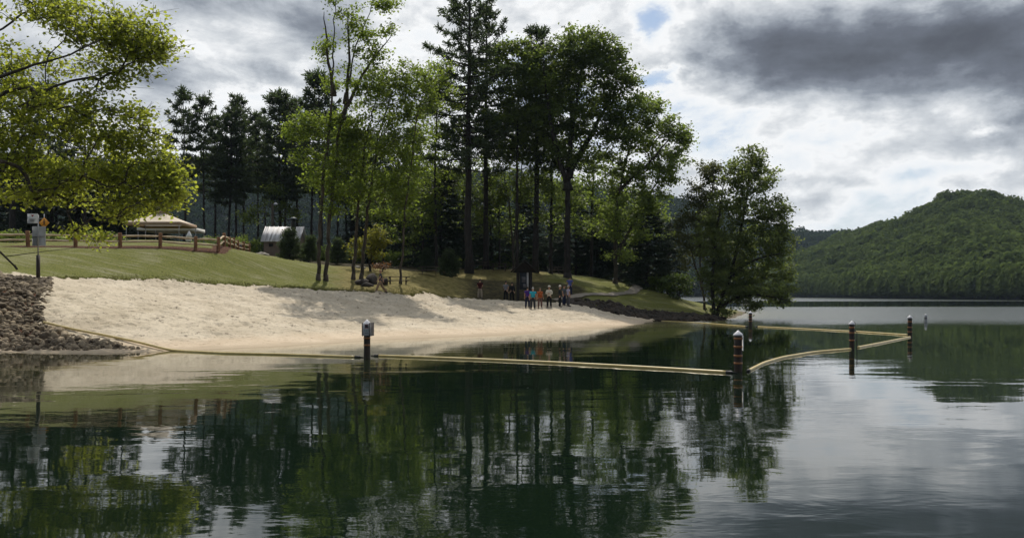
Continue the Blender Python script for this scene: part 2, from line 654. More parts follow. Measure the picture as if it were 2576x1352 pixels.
def ground_mat():
    m = bpy.data.materials.new('ground_cover')
    m.use_nodes = True
    nt = m.node_tree
    g = G(nt)
    b = nt.nodes['Principled BSDF']
    b.inputs['Roughness'].default_value = .95
    b.inputs['Specular IOR Level'].default_value = .15
    geo = nt.nodes.new('ShaderNodeNewGeometry')
    p = geo.outputs['Position']
    at = nt.nodes.new('ShaderNodeAttribute')
    at.attribute_name = 'zone'
    zr, zg, zb = g.xyz(at.outputs['Vector'])[:]
    jit = g.m('MULTIPLY', g.m('SUBTRACT', g.noise(p, 1.6, 5, .65), .5), .9)
    # streaks of seeding straw run across the slope
    mp = nt.nodes.new('ShaderNodeMapping')
    mp.inputs['Rotation'].default_value = (0, 0, R(38))
    mp.inputs['Scale'].default_value = (.22, 1.9, .6)
    g.l.new(p, mp.inputs[0])
    st = g.noise(mp.outputs[0], 1.5, 7, .66)
    st2 = g.noise(p, .35, 4, .6)
    fine = g.noise(p, 9.0, 5, .7)
    grass = g.mix(g.mr(fine, .33, .67), (.088, .105, .018), (.185, .19, .042))
    straw = g.mix(g.mr(fine, .3, .7), (.16, .165, .075), (.32, .30, .18))
    f = g.m('ADD', g.m('MULTIPLY', st, .75), g.m('MULTIPLY', st2, .35))
    lawn = g.mix(g.mr(f, .50, .72), grass, straw)
    dry = g.mix(g.mr(g.noise(p, 2.2, 5, .65), .38, .62), (.13, .115, .035), (.24, .20, .075))
    c = g.mix(g.mr(g.m('ADD', zg, jit), .3, .8), lawn, dry)
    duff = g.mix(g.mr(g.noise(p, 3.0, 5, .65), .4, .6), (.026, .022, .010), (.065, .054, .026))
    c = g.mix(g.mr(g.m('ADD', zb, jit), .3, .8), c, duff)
    mulch = g.mix(g.mr(fine, .35, .65), (.045, .020, .012), (.15, .07, .04))
    c = g.mix(g.mr(g.m('ADD', zr, g.m('MULTIPLY', jit, .7)), .4, .6), c, mulch)
    z = g.xyz(p)[2]
    mud = g.mix(g.mr(fine, .3, .7), (.10, .08, .05), (.20, .17, .12))
    c = g.mix(g.mr(z, .05, .30), mud, c)
    g.l.new(c, b.inputs['Base Color'])
    bn = nt.nodes.new('ShaderNodeBump')
    bn.inputs['Strength'].default_value = .9
    bn.inputs['Distance'].default_value = .16
    g.l.new(g.m('ADD', g.noise(p, 7.0, 5, .7), g.m('MULTIPLY', st, .6)), bn.inputs['Height'])
    g.l.new(bn.outputs[0], b.inputs['Normal'])
    return m


def build_ground():
    xs = lines((-330, -70, 8), (-70, -46, 2), (-46, 30, .4), (30, 60, 2), (60, 110, 8))
    ys = lines((-20, 26, 8), (26, 34, 2), (34, 100, .4), (100, 130, 2), (130, 440, 8))
    X, Y, q = grid_mesh(xs, ys)
    Z = ghgt(X, Y)
    # nothing of the ground shows through the sand sheet
    ins = inpoly(X, Y, SAND_POLY)
    dE = dist_line(X, Y, SAND_POLY + SAND_POLY[:1])
    rip = inpoly(X, Y, RIP_XY)
    dE = np.minimum(dE, dist_line(X, Y, RIP_XY + RIP_XY[:1]))
    Z -= np.where(ins & ~rip, np.clip(dE / 1.0, 0, 1) * .35, 0)
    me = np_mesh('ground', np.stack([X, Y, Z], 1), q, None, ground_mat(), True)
    dF = dist_line(X, Y, FENCE_XY)
    mulch = np.clip(1.15 - dF / .9, 0, 1)
    dS = dist_line(X, Y, EDGE_XY[2:])
    u = X / Y * F + CX
    litter = np.clip(1.0 - dS / .8, 0, 1) * np.clip((u - 560) / 200, 0, 1)
    mulch = np.maximum(mulch, litter * .55)
    # dry yellow grass round the picnic ground, bare duff under the wood
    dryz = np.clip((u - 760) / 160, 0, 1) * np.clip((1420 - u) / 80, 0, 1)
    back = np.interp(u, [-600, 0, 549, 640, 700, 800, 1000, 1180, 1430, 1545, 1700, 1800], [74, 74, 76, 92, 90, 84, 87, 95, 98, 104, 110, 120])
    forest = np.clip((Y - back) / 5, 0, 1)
    forest = np.maximum(forest, np.clip((u - 1100) / 100, 0, 1) * np.clip((1500 - u) / 40, 0, 1) * np.clip((92 - Y) / 3, 0, 1) * .72)  # brown duff here, also darkening the ground for the grove's shade
    gravel = (u < 120) & (Y > 66) & (Y < 74)
    forest[gravel] = 0
    dryz[gravel] = 1
    forest[rip] = 0
    mulch[rip] = 1
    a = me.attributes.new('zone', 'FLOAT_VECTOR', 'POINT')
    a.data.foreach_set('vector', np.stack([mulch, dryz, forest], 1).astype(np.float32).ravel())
    o = link_mesh('ground', me)
    tag(o, kind='structure')


def sand_mat():
    m = bpy.data.materials.new('beach_sand')
    m.use_nodes = True
    nt = m.node_tree
    g = G(nt)
    b = nt.nodes['Principled BSDF']
    b.inputs['Roughness'].default_value = .9
    b.inputs['Specular IOR Level'].default_value = .2
    geo = nt.nodes.new('ShaderNodeNewGeometry')
    p = geo.outputs['Position']
    z = g.xyz(p)[2]
    f = g.noise(p, .5, 5, .62)
    fine = g.noise(p, 5.0, 6, .7)
    c = g.mix(g.mr(f, .35, .65), (.50, .43, .325), (.61, .535, .42))
    c = g.mix(g.m('MULTIPLY', g.mr(fine, .52, .66), .7), c, (.27, .225, .17))
    # dark litter; the spots also paint the shade of footprints into the sand
    v = g.noise(g.vm('MULTIPLY', p, (1.0, .6, 1)), 3.1, 3, .75)
    c = g.mix(g.m('MULTIPLY', g.mr(v, .60, .68), .8), c, (.15, .12, .09))
    d1 = g.m('ADD', g.voro(g.vm('MULTIPLY', p, (1.0, .8, .2)), 1.35), g.m('MULTIPLY', g.noise(p, 4.0, 3, .6), .10))
    c = g.mix(g.m('MULTIPLY', g.mr(d1, .20, .12), g.m('MULTIPLY', g.mr(f, .40, .56), .75)), c, (.21, .175, .135))
    # rusty damp band at the water's edge
    zz = g.m('ADD', z, g.m('MULTIPLY', g.m('SUBTRACT', f, .5), .22))
    c = g.mix(g.m('MULTIPLY', g.mr(zz, .50, .20), .42), c, (.50, .37, .25))
    c = g.mix(g.mr(zz, .13, .03), c, (.42, .34, .245))
    c = g.mix(g.mr(z, -.02, -.25), c, (.20, .19, .09))
    g.l.new(c, b.inputs['Base Color'])
    bn = nt.nodes.new('ShaderNodeBump')
    bn.inputs['Strength'].default_value = .9
    bn.inputs['Distance'].default_value = .06
    g.l.new(g.m('MULTIPLY', g.m('ADD', fine, g.noise(p, 16, 3, .6)), g.mr(z, .15, .6, .15, 1)), bn.inputs['Height'])
    g.l.new(bn.outputs[0], b.inputs['Normal'])
    return m


def build_beach():
    st = .14
    xs = np.arange(-31, 16.0, st)
    ys = np.arange(33, 86, st)
    X, Y, q = grid_mesh(xs, ys)
    j = (vnoise(X, Y, .9, 5) - .5) * .45 + (vnoise(X, Y, 3.1, 6) - .5) * .55
    j2 = (vnoise(X, Y, .8, 8) - .5) * .7 + (vnoise(X, Y, 2.9, 9) - .5) * .7
    keep_v = inpoly(X + j, Y + j2, SAND_POLY)
    keep_v &= ~(inpoly(X, Y, RIP_XY) & (dist_line(X, Y, RIP_XY + RIP_XY[:1]) > .3))
    kf = keep_v[q].all(1)
    q = q[kf]
    used = np.unique(q)
    mp = -np.ones(len(X), int)
    mp[used] = np.arange(len(used))
    X, Y = X[used], Y[used]
    q = mp[q]
    Z = ghgt(X, Y)
    amp = np.clip(Z / .8, 0, 1)
    Z = Z + .05 + np.clip(dist_line(X, Y, EDGE_XY[2:]) / 1.5, 0, 1) * amp * ((vnoise(X, Y, .8, 11) - .5) * .08 + (vnoise(X, Y, 2.0, 12) - .5) * .05)
    # footprints
    rng = np.random.default_rng(3)
    n = 6500
    fx, fy = rng.uniform(-31, 14, n), rng.uniform(40, 84, n)
    rx, ry, dp = rng.uniform(.12, .30, n), rng.uniform(.11, .2, n), rng.uniform(.05, .12, n)
    order = np.argsort(Y)
    Ys = Y[order]
    for i in range(n):
        a, b2 = np.searchsorted(Ys, fy[i] - .6), np.searchsorted(Ys, fy[i] + .6)
        k = order[a:b2]
        k = k[np.abs(X[k] - fx[i]) < .7]
        if len(k):
            e = ((X[k] - fx[i]) / rx[i]) ** 2 + ((Y[k] - fy[i]) / ry[i]) ** 2
            Z[k] -= amp[k] * dp[i] * (np.exp(-e) - .35 * np.exp(-.4 * (np.sqrt(e) - 1.6) ** 2 * 4))
    me = np_mesh('beach', np.stack([X, Y, Z], 1), q, None, sand_mat(), True)
    tag(link_mesh('beach', me), kind='structure')


def build_path():
    m = principled('gravel_path', (.26, .23, .19), .95, .18, 3, .6, 30, .1)
    pts = np.array(PATH_XY)
    t = np.linspace(0, len(pts) - 1, 60)
    c = np.stack([np.interp(t, np.arange(len(pts)), pts[:, k]) for k in (0, 1)], 1)
    d = np.gradient(c, axis=0)
    d /= np.linalg.norm(d, axis=1)[:, None]
    nrm = np.stack([-d[:, 1], d[:, 0]], 1)
    V = []
    rng = np.random.default_rng(5)
    ks = np.linspace(-1, 1, 6)
    for i in range(60):
        for k in ks:
            w = .5 + rng.uniform(-.1, .1) * (abs(k) > .9)
            x, y = c[i] + nrm[i] * k * w
            V.append((x, y, gz(x, y) + .09))
    q = [(i * 6 + k, i * 6 + k + 1, (i + 1) * 6 + k + 1, (i + 1) * 6 + k) for i in range(59) for k in range(5)]
    tag(link_mesh('path', np_mesh('path', V, q, None, m, True)), kind='structure')


def water_mat():
    m = bpy.data.materials.new('lake_water')
    m.use_nodes = True
    nt = m.node_tree
    g = G(nt)
    b = nt.nodes['Principled BSDF']
    b.inputs['IOR'].default_value = 1.333
    geo = nt.nodes.new('ShaderNodeNewGeometry')
    p = geo.outputs['Position']
    x, y, z = g.xyz(p)[:]
    at = nt.nodes.new('ShaderNodeAttribute')
    at.attribute_name = 'shallow'
    sh = g.m('ADD', at.outputs['Fac'], g.m('MULTIPLY', g.m('SUBTRACT', g.noise(p, .35, 4, .6), .5), .25))
    c = g.ramp(sh, [(0.0, (.004, .010, .006)), (.12, (.006, .013, .006)), (.40, (.030, .036, .009)), (.70, (.075, .075, .026)), (1.0, (.20, .17, .10))])
    g.l.new(c, b.inputs['Base Color'])
    # breeze: calm by the beach, a rippled sheet further out, a calm lane under the far shore
    lane = g.m('ADD', g.m('ADD', y, g.m('MULTIPLY', x, -.10)), g.m('MULTIPLY', g.m('SUBTRACT', g.noise(g.vm('MULTIPLY', p, (.5, 1.0, 1)), .09, 4, .6), .5), 16.0))
    breeze = g.m('MULTIPLY', g.mr(lane, 57, 86), g.m('SUBTRACT', 1.0, g.m('MULTIPLY', g.mr(lane, 150, 175), g.mr(lane, 300, 260))))
    patch = g.mr(g.noise(g.vm('MULTIPLY', p, (.6, 1.4, 1)), .12, 3, .55), .40, .64)
    w1 = g.noise(g.vm('MULTIPLY', p, (.75, 1.25, 1)), 1.15, 3, .5, .3)
    w2 = g.noise(g.vm('MULTIPLY', p, (.8, 1.3, 1)), 4.2, 2, .5, .2)
    w3 = g.noise(g.vm('MULTIPLY', p, (.35, 1.0, 1)), .33, 2, .5)
    h = g.m('ADD', g.m('MULTIPLY', w1, 1.0), g.m('MULTIPLY', w3, 1.6))
    h = g.m('ADD', h, g.m('MULTIPLY', w2, g.m('ADD', .07, g.m('MULTIPLY', patch, .16))))
    near = g.mr(y, 46, 24, .35, 1.0)
    amp = g.m('MULTIPLY', near, g.m('ADD', .0020, g.m('MULTIPLY', patch, .0055)))
    amp = g.m('ADD', amp, g.m('MULTIPLY', breeze, .06))
    bn = nt.nodes.new('ShaderNodeBump')
    bn.inputs['Strength'].default_value = 1.0
    bn.inputs['Distance'].default_value = 1.0
    g.l.new(g.m('MULTIPLY', h, amp), bn.inputs['Height'])
    g.l.new(bn.outputs[0], b.inputs['Normal'])
    g.l.new(g.m('ADD', .025, g.m('MULTIPLY', breeze, .22)), b.inputs['Roughness'])
    return m


def build_water():
    xs = lines((-2400, -300, 300), (-300, -60, 30), (-60, 40, 1.0), (40, 300, 20), (300, 2401, 300))
    ys = lines((-300, 0, 50), (0, 26, 4), (26, 110, 1.0), (110, 400, 20), (400, 2601, 200))
    X, Y, q = grid_mesh(xs, ys)
    depth = -hgt(X, Y)
    s = np.exp(-np.clip(depth, 0, 9) / .95)
    s[(np.abs(X) > 320) | (Y > 420) | (Y < -20)] = 0
    me = np_mesh('lake_water', np.stack([X, Y, np.zeros_like(X)], 1), q, None, water_mat(), True)
    a = me.attributes.new('shallow', 'FLOAT', 'POINT')
    a.data.foreach_set('value', s.astype(np.float32))
    tag(link_mesh('lake_water', me), kind='structure')


def build_grass():
    """ragged tufts along the top of the beach and over the lawn"""
    rng = np.random.default_rng(77)
    line = np.array(EDGE_XY[1:12])
    L = np.concatenate([[0], np.cumsum(np.hypot(*np.diff(line, axis=0).T))])
    n = 2600
    t = rng.uniform(0, L[-1], n)
    off = np.abs(rng.normal(size=n)) * .55 - .12
    x = np.interp(t, L, line[:, 0]) - off * .45
    y = np.interp(t, L, line[:, 1]) + off * .9
    z = ghgt(x, y)
    k = 4
    x, y, z = np.repeat(x, k), np.repeat(y, k), np.repeat(z, k)
    N = len(x)
    x = x + rng.normal(size=N) * .07
    y = y + rng.normal(size=N) * .07
    h = rng.uniform(.03, .11, N)
    a = rng.uniform(0, 6.283, N)
    w = rng.uniform(.012, .03, N)
    dx, dy = np.cos(a) * w, np.sin(a) * w
    lx, ly = rng.normal(size=N) * .05, rng.normal(size=N) * .05
    V = np.stack([np.stack([x - dx, y - dy, z - .01], 1), np.stack([x + dx, y + dy, z - .01], 1), np.stack([x + lx, y + ly, z + h], 1)], 1).reshape(-1, 3)
    t = np.arange(len(V)).reshape(-1, 3)
    gm = leaf_mat('grass_blade', (.075, .075, .022), (.19, .15, .07), (.16, .18, .05), .35, .8, .8, .05)
    tag(link_mesh('grass', np_mesh('grass', V, None, t, gm)), 'ragged dry grass fringe along the top edge of the sand', 'grass', kind='stuff')


build_ground()
build_grass()
build_beach()
build_path()
build_water()


# ---------------------------------------------------------------- far hills and their woods
def hill(name, sil, shore, ridge, u0, u1, treeh, mat):
    """wooded hill: silhouette rows over columns, distance of its foot and of its ridge"""
    us = np.arange(u0, u1 + 1, 12.0)
    ts = np.concatenate([np.linspace(0, 1, 30), np.linspace(1.05, 1.6, 10)])
    su, sv = np.array([a for a, b in sil]), np.array([b for a, b in sil])

    def surf(u, t):
        Ys = np.interp(u, [a for a, b in shore], [b for a, b in shore])
        Yr = np.interp(u, [a for a, b in ridge], [b for a, b in ridge])
        Y = Ys + t * (Yr - Ys)
        zr = CAM_H + (HV - np.interp(u, su, sv)) / F * Yr - treeh
        prof = np.where(t <= 1, np.sin(np.clip(t, 0, 1) * np.pi / 2) ** 1.15, np.cos((np.clip(t, 1, 1.6) - 1) / .6 * np.pi / 2))
        X = (u - CX) / F * Y
        z = .4 + zr * prof + (vnoise(X, Y, 1 / 70., 3) - .5) * 16 * np.clip(t * 3, 0, 1) * (t < 1.4) * np.clip((1.0 - t) * 4, .15, 1)
        return X, Y, z
    U, Tt = np.meshgrid(us, ts)
    X, Y, Z = surf(U.ravel(), Tt.ravel())
    Z = np.where(Tt.ravel() == 0, -1.5, Z)
    nx, ny = len(us), len(ts)
    i = np.arange(nx * ny).reshape(ny, nx)
    q = np.stack([i[:-1, :-1], i[:-1, 1:], i[1:, 1:], i[1:, :-1]], -1).reshape(-1, 4)
    tag(link_mesh(name, np_mesh(name, np.stack([X, Y, Z], 1), q, None, mat, True)), kind='structure')
    return surf


def crown_templates(kind, n, nq, rng):
    out = []
    for k in range(n):
        V = []
        d = rng.normal(size=(nq, 3))
        d[:, 2] = np.abs(d[:, 2]) * 1.15 - .35
        d /= np.linalg.norm(d, axis=1)[:, None]
        lump = .95 + .22 * np.sin(d[:, 0] * 4 + k * 2.1) * np.cos(d[:, 1] * 5 + k) + rng.normal(size=nq) * .09
        if kind == 'cone':
            zz = rng.uniform(0, 1, nq) ** 1.3
            a = rng.uniform(0, 6.283, nq)
            rr = (1 - zz) * .5 * (1 + rng.normal(size=nq) * .15)
            c = np.stack([rr * np.cos(a), rr * np.sin(a), zz * 1.9 - .25], 1)
            d = np.stack([np.cos(a), np.sin(a), np.full(nq, .35)], 1)
        else:
            c = d * lump[:, None] * np.array((1, 1, .85))
        nrm = d + rng.normal(size=(nq, 3)) * .30
        nrm /= np.linalg.norm(nrm, axis=1)[:, None]
        a = np.cross(nrm, rng.normal(size=(nq, 3)))
        a /= np.linalg.norm(a, axis=1)[:, None]
        b = np.cross(nrm, a)
        s = rng.uniform(.10, .21, nq)[:, None] * (150 / nq) ** .5
        V = np.stack([c - a * s - b * s * .7, c + a * s - b * s * .5, c + a * s * .8 + b * s, c - a * s * .7 + b * s * .8], 1)
        out.append(V)
    return out


def hill_wood(name, label, surf, u0, u1, n, mat, seed, rad, tmax=1.06, nq=110, shore_n=0, cones=0.0):
    rng = np.random.default_rng(seed)
    tp = crown_templates('round', 6, nq, rng) + crown_templates('cone', 2, nq, rng)
    u = rng.uniform(u0, u1, n)
    t = rng.uniform(0, 1, n) ** 1.25 * tmax
    # first row on the shore
    k = min(shore_n, n)
    t[:k] = rng.uniform(0, .03, k)
    X, Y, Z = surf(u, t)
    vs = []
    for i in range(n):
        r = rng.uniform(*rad) * (1.0 if t[i] > .03 else .85)
        v = tp[rng.integers(6, 8) if rng.random() < cones else rng.integers(0, 6)]
        a = rng.uniform(0, 6.283)
        ca, sa = math.cos(a) * r, math.sin(a) * r
        hz = r * (rng.uniform(.8, 1.15) if t[i] > .03 else rng.uniform(.9, 1.4))
        lift = hz * (rng.uniform(.3, 1.1) if t[i] > .03 else .95)
        w = np.empty_like(v)
        w[..., 0] = v[..., 0] * ca - v[..., 1] * sa + X[i]
        w[..., 1] = v[..., 0] * sa + v[..., 1] * ca + Y[i]
        w[..., 2] = v[..., 2] * hz + Z[i] + lift
        vs.append(w.reshape(-1, 3))
        if t[i] <= .03:      # skirts of the shore trees
            w2 = w.copy()
            w2[..., 2] = np.maximum((w[..., 2] - Z[i]) * .62 + Z[i] - .3, 0.1)
            vs.append(w2.reshape(-1, 3))
    V = np.concatenate(vs)
    q = np.arange(len(V)).reshape(-1, 4)
    tag(link_mesh(name, np_mesh(name, V, q, None, mat)), label, 'forest', kind='stuff')


M_HILLSOIL = principled('hill_soil', (.014, .020, .008), .95, .3, .05)
s1 = hill('hills', [(1500, 700), (1800, 670), (1960, 640), (2050, 612), (2172, 572), (2261, 541), (2328, 509), (2390, 482), (2440, 473), (2490, 476), (2575, 503), (2700, 560), (3000, 660)],
          [(1500, 900), (1800, 780), (1985, 610), (2200, 455), (2400, 385), (2575, 345), (3000, 300)],
          [(1500, 1000), (1985, 860), (2172, 860), (2440, 800), (2575, 760), (3000, 640)], 1860, 2990, 18.5, M_HILLSOIL)
hill_wood('forest', 'rounded hill of dense green woods on the right-hand far shore', s1, 1900, 2760, 7000, M_FAR, 1, (3.0, 6.4), nq=170, shore_n=500)
s2 = hill('hills', [(-700, 420), (0, 400), (450, 404), (650, 404), (900, 425), (1330, 445), (1550, 470), (1700, 500), (1850, 540), (2000, 566), (2160, 574), (2330, 600), (2600, 640)],
          [(-700, 520), (1300, 560), (1700, 640), (2000, 900), (2600, 1000)],
          [(-700, 1050), (1300, 1100), (1700, 1150), (2000, 1300), (2600, 1400)], -620, 2560, 20, M_HILLSOIL)
hill_wood('forest', 'blue-green wooded ridge far behind the pines across the lake', s2, -350, 2300, 5600, M_FARBLUE, 2, (5, 9), nq=140, shore_n=700)


# ---------------------------------------------------------------- trees
def prisms(P0, P1, R0, R1, sides=5):
    P0, P1 = np.asarray(P0, float), np.asarray(P1, float)
    R0, R1 = np.asarray(R0, float), np.asarray(R1, float)
    d = P1 - P0
    d /= np.linalg.norm(d, axis=1)[:, None] + 1e-9
    ref = np.where(np.abs(d[:, 2:3]) < .8, np.array([[0, 0, 1.0]]), np.array([[1.0, 0, 0]]))
    a = np.cross(d, ref)
    a /= np.linalg.norm(a, axis=1)[:, None] + 1e-9
    b = np.cross(d, a)
    th = np.linspace(0, 2 * np.pi, sides, endpoint=False)
    ring = np.cos(th)[None, :, None] * a[:, None] + np.sin(th)[None, :, None] * b[:, None]
    V = np.concatenate([P0[:, None] + ring * R0[:, None, None], P1[:, None] + ring * R1[:, None, None]], 1)
    n = len(P0)
    base = np.arange(n)[:, None] * (2 * sides)
    q = []
    for k in range(sides):
        k2 = (k + 1) % sides
        q.append(np.stack([base[:, 0] + k, base[:, 0] + k2, base[:, 0] + sides + k2, base[:, 0] + sides + k], 1))
    return V.reshape(-1, 3), np.concatenate(q)


def leaf_quads(C, size, rng, up=.5, aspect=.75):
    """one small four-cornered leaf or leaf spray per centre"""
    n = len(C)
    nrm = rng.normal(size=(n, 3))
    nrm[:, 2] = np.abs(nrm[:, 2]) + up
    nrm /= np.linalg.norm(nrm, axis=1)[:, None]
    a = np.cross(nrm, rng.normal(size=(n, 3)))
    a /= np.linalg.norm(a, axis=1)[:, None] + 1e-9
    b = np.cross(nrm, a)
    s = (size * rng.uniform(.6, 1.35, n))[:, None] * .5
    w = aspect
    V = np.stack([C - a * s, C - b * s * w + a * s * .15, C + a * s, C + b * s * w + a * s * .1 + nrm * s * .25], 1)
    return V.reshape(-1, 3), np.arange(n * 4).reshape(-1, 4)


def resample(path, step):
    path = np.asarray(path, float)
    L = np.concatenate([[0], np.cumsum(np.linalg.norm(np.diff(path, axis=0), axis=1))])
    n = max(2, int(L[-1] / step) + 1)
    t = np.linspace(0, L[-1], n)
    out = np.stack([np.interp(t, L, path[:, k]) for k in range(3)], 1)
    if n > 4:
        for _ in range(2):
            out[1:-1] = .25 * out[:-2] + .5 * out[1:-1] + .25 * out[2:]
    return out


def broadleaf(name, label, group, base, stems, blobs, leafm, barkm, seed, r0=.25, leaf=.26, per=46, spread=.75, min_h=.25, flat=.6, tw=3, extra=(), cat='tree', stemk=.92):
    """stems: local polylines from the foot; blobs: (x, y, z, rx, ry, rz, number of leaf clusters), all local metres"""
    rng = np.random.default_rng(seed)
    nodes, par, fix = [], [], []
    allow = []
    for si, stem in enumerate(stems):
        pts = resample(stem, .55)
        pts[1:-1] += rng.normal(size=(len(pts) - 2, 3)) * .04
        hmax = max(p[2] for p in pts)
        start = len(nodes)
        for i, p in enumerate(pts):
            nodes.append(p)
            par.append(start + i - 1 if i else -1)
            fix.append(r0 * (stemk ** si) * max(.05, (1 - i / len(pts))) ** .75)
            allow.append(p[2] > min_h * hmax)
    cl = []
    for (x, y, z, rx, ry, rz, n) in blobs:
        d = rng.normal(size=(n, 3))
        d /= np.linalg.norm(d, axis=1)[:, None]
        r = rng.uniform(.12, 1, n) ** .5
        cl.append(d * r[:, None] * np.array((rx, ry, rz)) + np.array((x, y, z)))
    cl = np.concatenate(cl)
    stem_n = np.array(nodes)
    dd = np.array([np.min(np.linalg.norm(stem_n - c, axis=1)) for c in cl])
    cl = cl[np.argsort(dd)]
    N = np.zeros((len(nodes) + len(cl) * 5 + 50, 3))
    N[:len(nodes)] = nodes
    ok = np.zeros(len(N), bool)
    ok[:len(nodes)] = allow
    n = len(nodes)
    ends = []
    for c in cl:
        d = c - N[:n]
        hd = np.hypot(d[:, 0], d[:, 1])
        dist = np.linalg.norm(d, axis=1)
        cost = dist + 1.3 * np.maximum(0, .35 * hd - d[:, 2]) + np.where(ok[:n], 0, 1e6)
        k = int(np.argmin(cost))
        L = dist[k]
        m = 1 if L < .7 else (2 if L < 1.8 else (3 if L < 4 else 4))
        p0 = N[k]
        prev = k
        bow = np.array((0, 0, 1.0)) * L * .10 + rng.normal(size=3) * L * .06
        for i in range(1, m + 1):
            t = i / m
            q = p0 + (c - p0) * t + bow * math.sin(math.pi * t)
            N[n] = q
            ok[n] = True
            par.append(prev)
            fix.append(0)
            prev = n
            n += 1
        ends.append(prev)
    N = N[:n]
    rad = np.zeros(n)
    acc = np.zeros(n)
    haschild = np.zeros(n, bool)
    for i in range(n - 1, -1, -1):
        r = max(.012, acc[i] ** (1 / 2.3)) if acc[i] > 0 else .012
        rad[i] = max(r, fix[i]) if fix[i] else r
        if par[i] >= 0:
            acc[par[i]] += (r if not fix[i] else min(rad[i], r)) ** 2.3
    stemmask = np.array(fix) > 0
    # stem radii: the tapering line, but never thinner than what it bears
    rad = np.where(stemmask, np.maximum(np.array(fix), np.minimum(rad, r0)), np.minimum(rad, r0 * .6))
    par = np.array(par)
    e = np.where(par >= 0)[0]
    V, q = prisms(N[par[e]], N[e], np.minimum(rad[par[e]], np.where(stemmask[e], 9, rad[e] * 1.5)), rad[e], 7)
    mb = MB()
    mb.add(V, q)
    # flare of the foot
    for stem in stems:
        p = np.asarray(stem[0], float)
        mb.tube([p - (0, 0, .35), p, p + (np.asarray(stem[1]) - p) * (.5 / max(.5, np.linalg.norm(np.asarray(stem[1]) - p)))], [r0 * 1.7, r0 * 1.35, r0 * 1.0], 9)
    for (path, ra, rb) in extra:
        pp = resample(path, .4)
        mb.tube(pp, np.linspace(ra, rb, len(pp)), 7)
    # twigs
    E = N[np.array(ends)]
    T0 = np.repeat(E, tw, 0)
    T1 = T0 + rng.normal(size=T0.shape) * np.array((1, 1, .7)) * spread * .75
    V, q = prisms(T0, T1, np.full(len(T0), .012), np.full(len(T0), .005), 3)
    mb.add(V, q)
    root = empty(name, base)
    mb.build('trunk', barkm, root, smooth=False)
    cnt = rng.poisson(per, len(E))
    src = np.repeat(E, cnt, 0)
    C = src + rng.normal(size=src.shape) * np.array((1, 1, flat)) * spread * rng.uniform(.55, 1.15, (len(src), 1)) * .62
    V, q = leaf_quads(C, leaf, rng)
    link_mesh('crown', np_mesh('crown', V, q, None, leafm), root)
    tag(root, label, cat, group)
    return root


def px_tree(name, label, u0, v0, Y, stems, blobs, leafm, barkm, seed, group=None, **kw):
    """stems and crown masses measured in the photo (column, row) at distance Y"""
    b = pt(u0, v0, Y)
    b[2] = gz(b[0], b[1])
    k = Y / F
    rng = np.random.default_rng(seed + 100)
    st = []
    for s in stems:
        y = 0.0
        pl = []
        for i, p in enumerate(s):
            if len(p) > 2:
                y = p[2]
            pl.append(((p[0] - u0) * k, y, (HV - p[1]) * k + CAM_H - b[2]))
        st.append(pl)
    st = [[(p[0], p[1], max(p[2], 0.0) if i == 0 else p[2]) for i, p in enumerate(s)] for s in st]
    bl = []
    for bb in blobs:
        u, v, ru, rv, n = bb[:5]
        dy = bb[5] if len(bb) > 5 else rng.uniform(-.35, .35) * ru * k
        bl.append(((u - u0) * k, dy, (HV - v) * k + CAM_H - b[2], ru * k, max(ru * k * .85, 1.2), rv * k, n))
    ex = []
    for (path, ra, rb) in kw.pop('extra_px', ()):
        ex.append(([((p[0] - u0) * k, p[2] if len(p) > 2 else 0, (HV - p[1]) * k + CAM_H - b[2]) for p in path], ra, rb))
    return broadleaf(name, label, group, tuple(b), st, bl, leafm, barkm, seed, extra=ex, **kw)


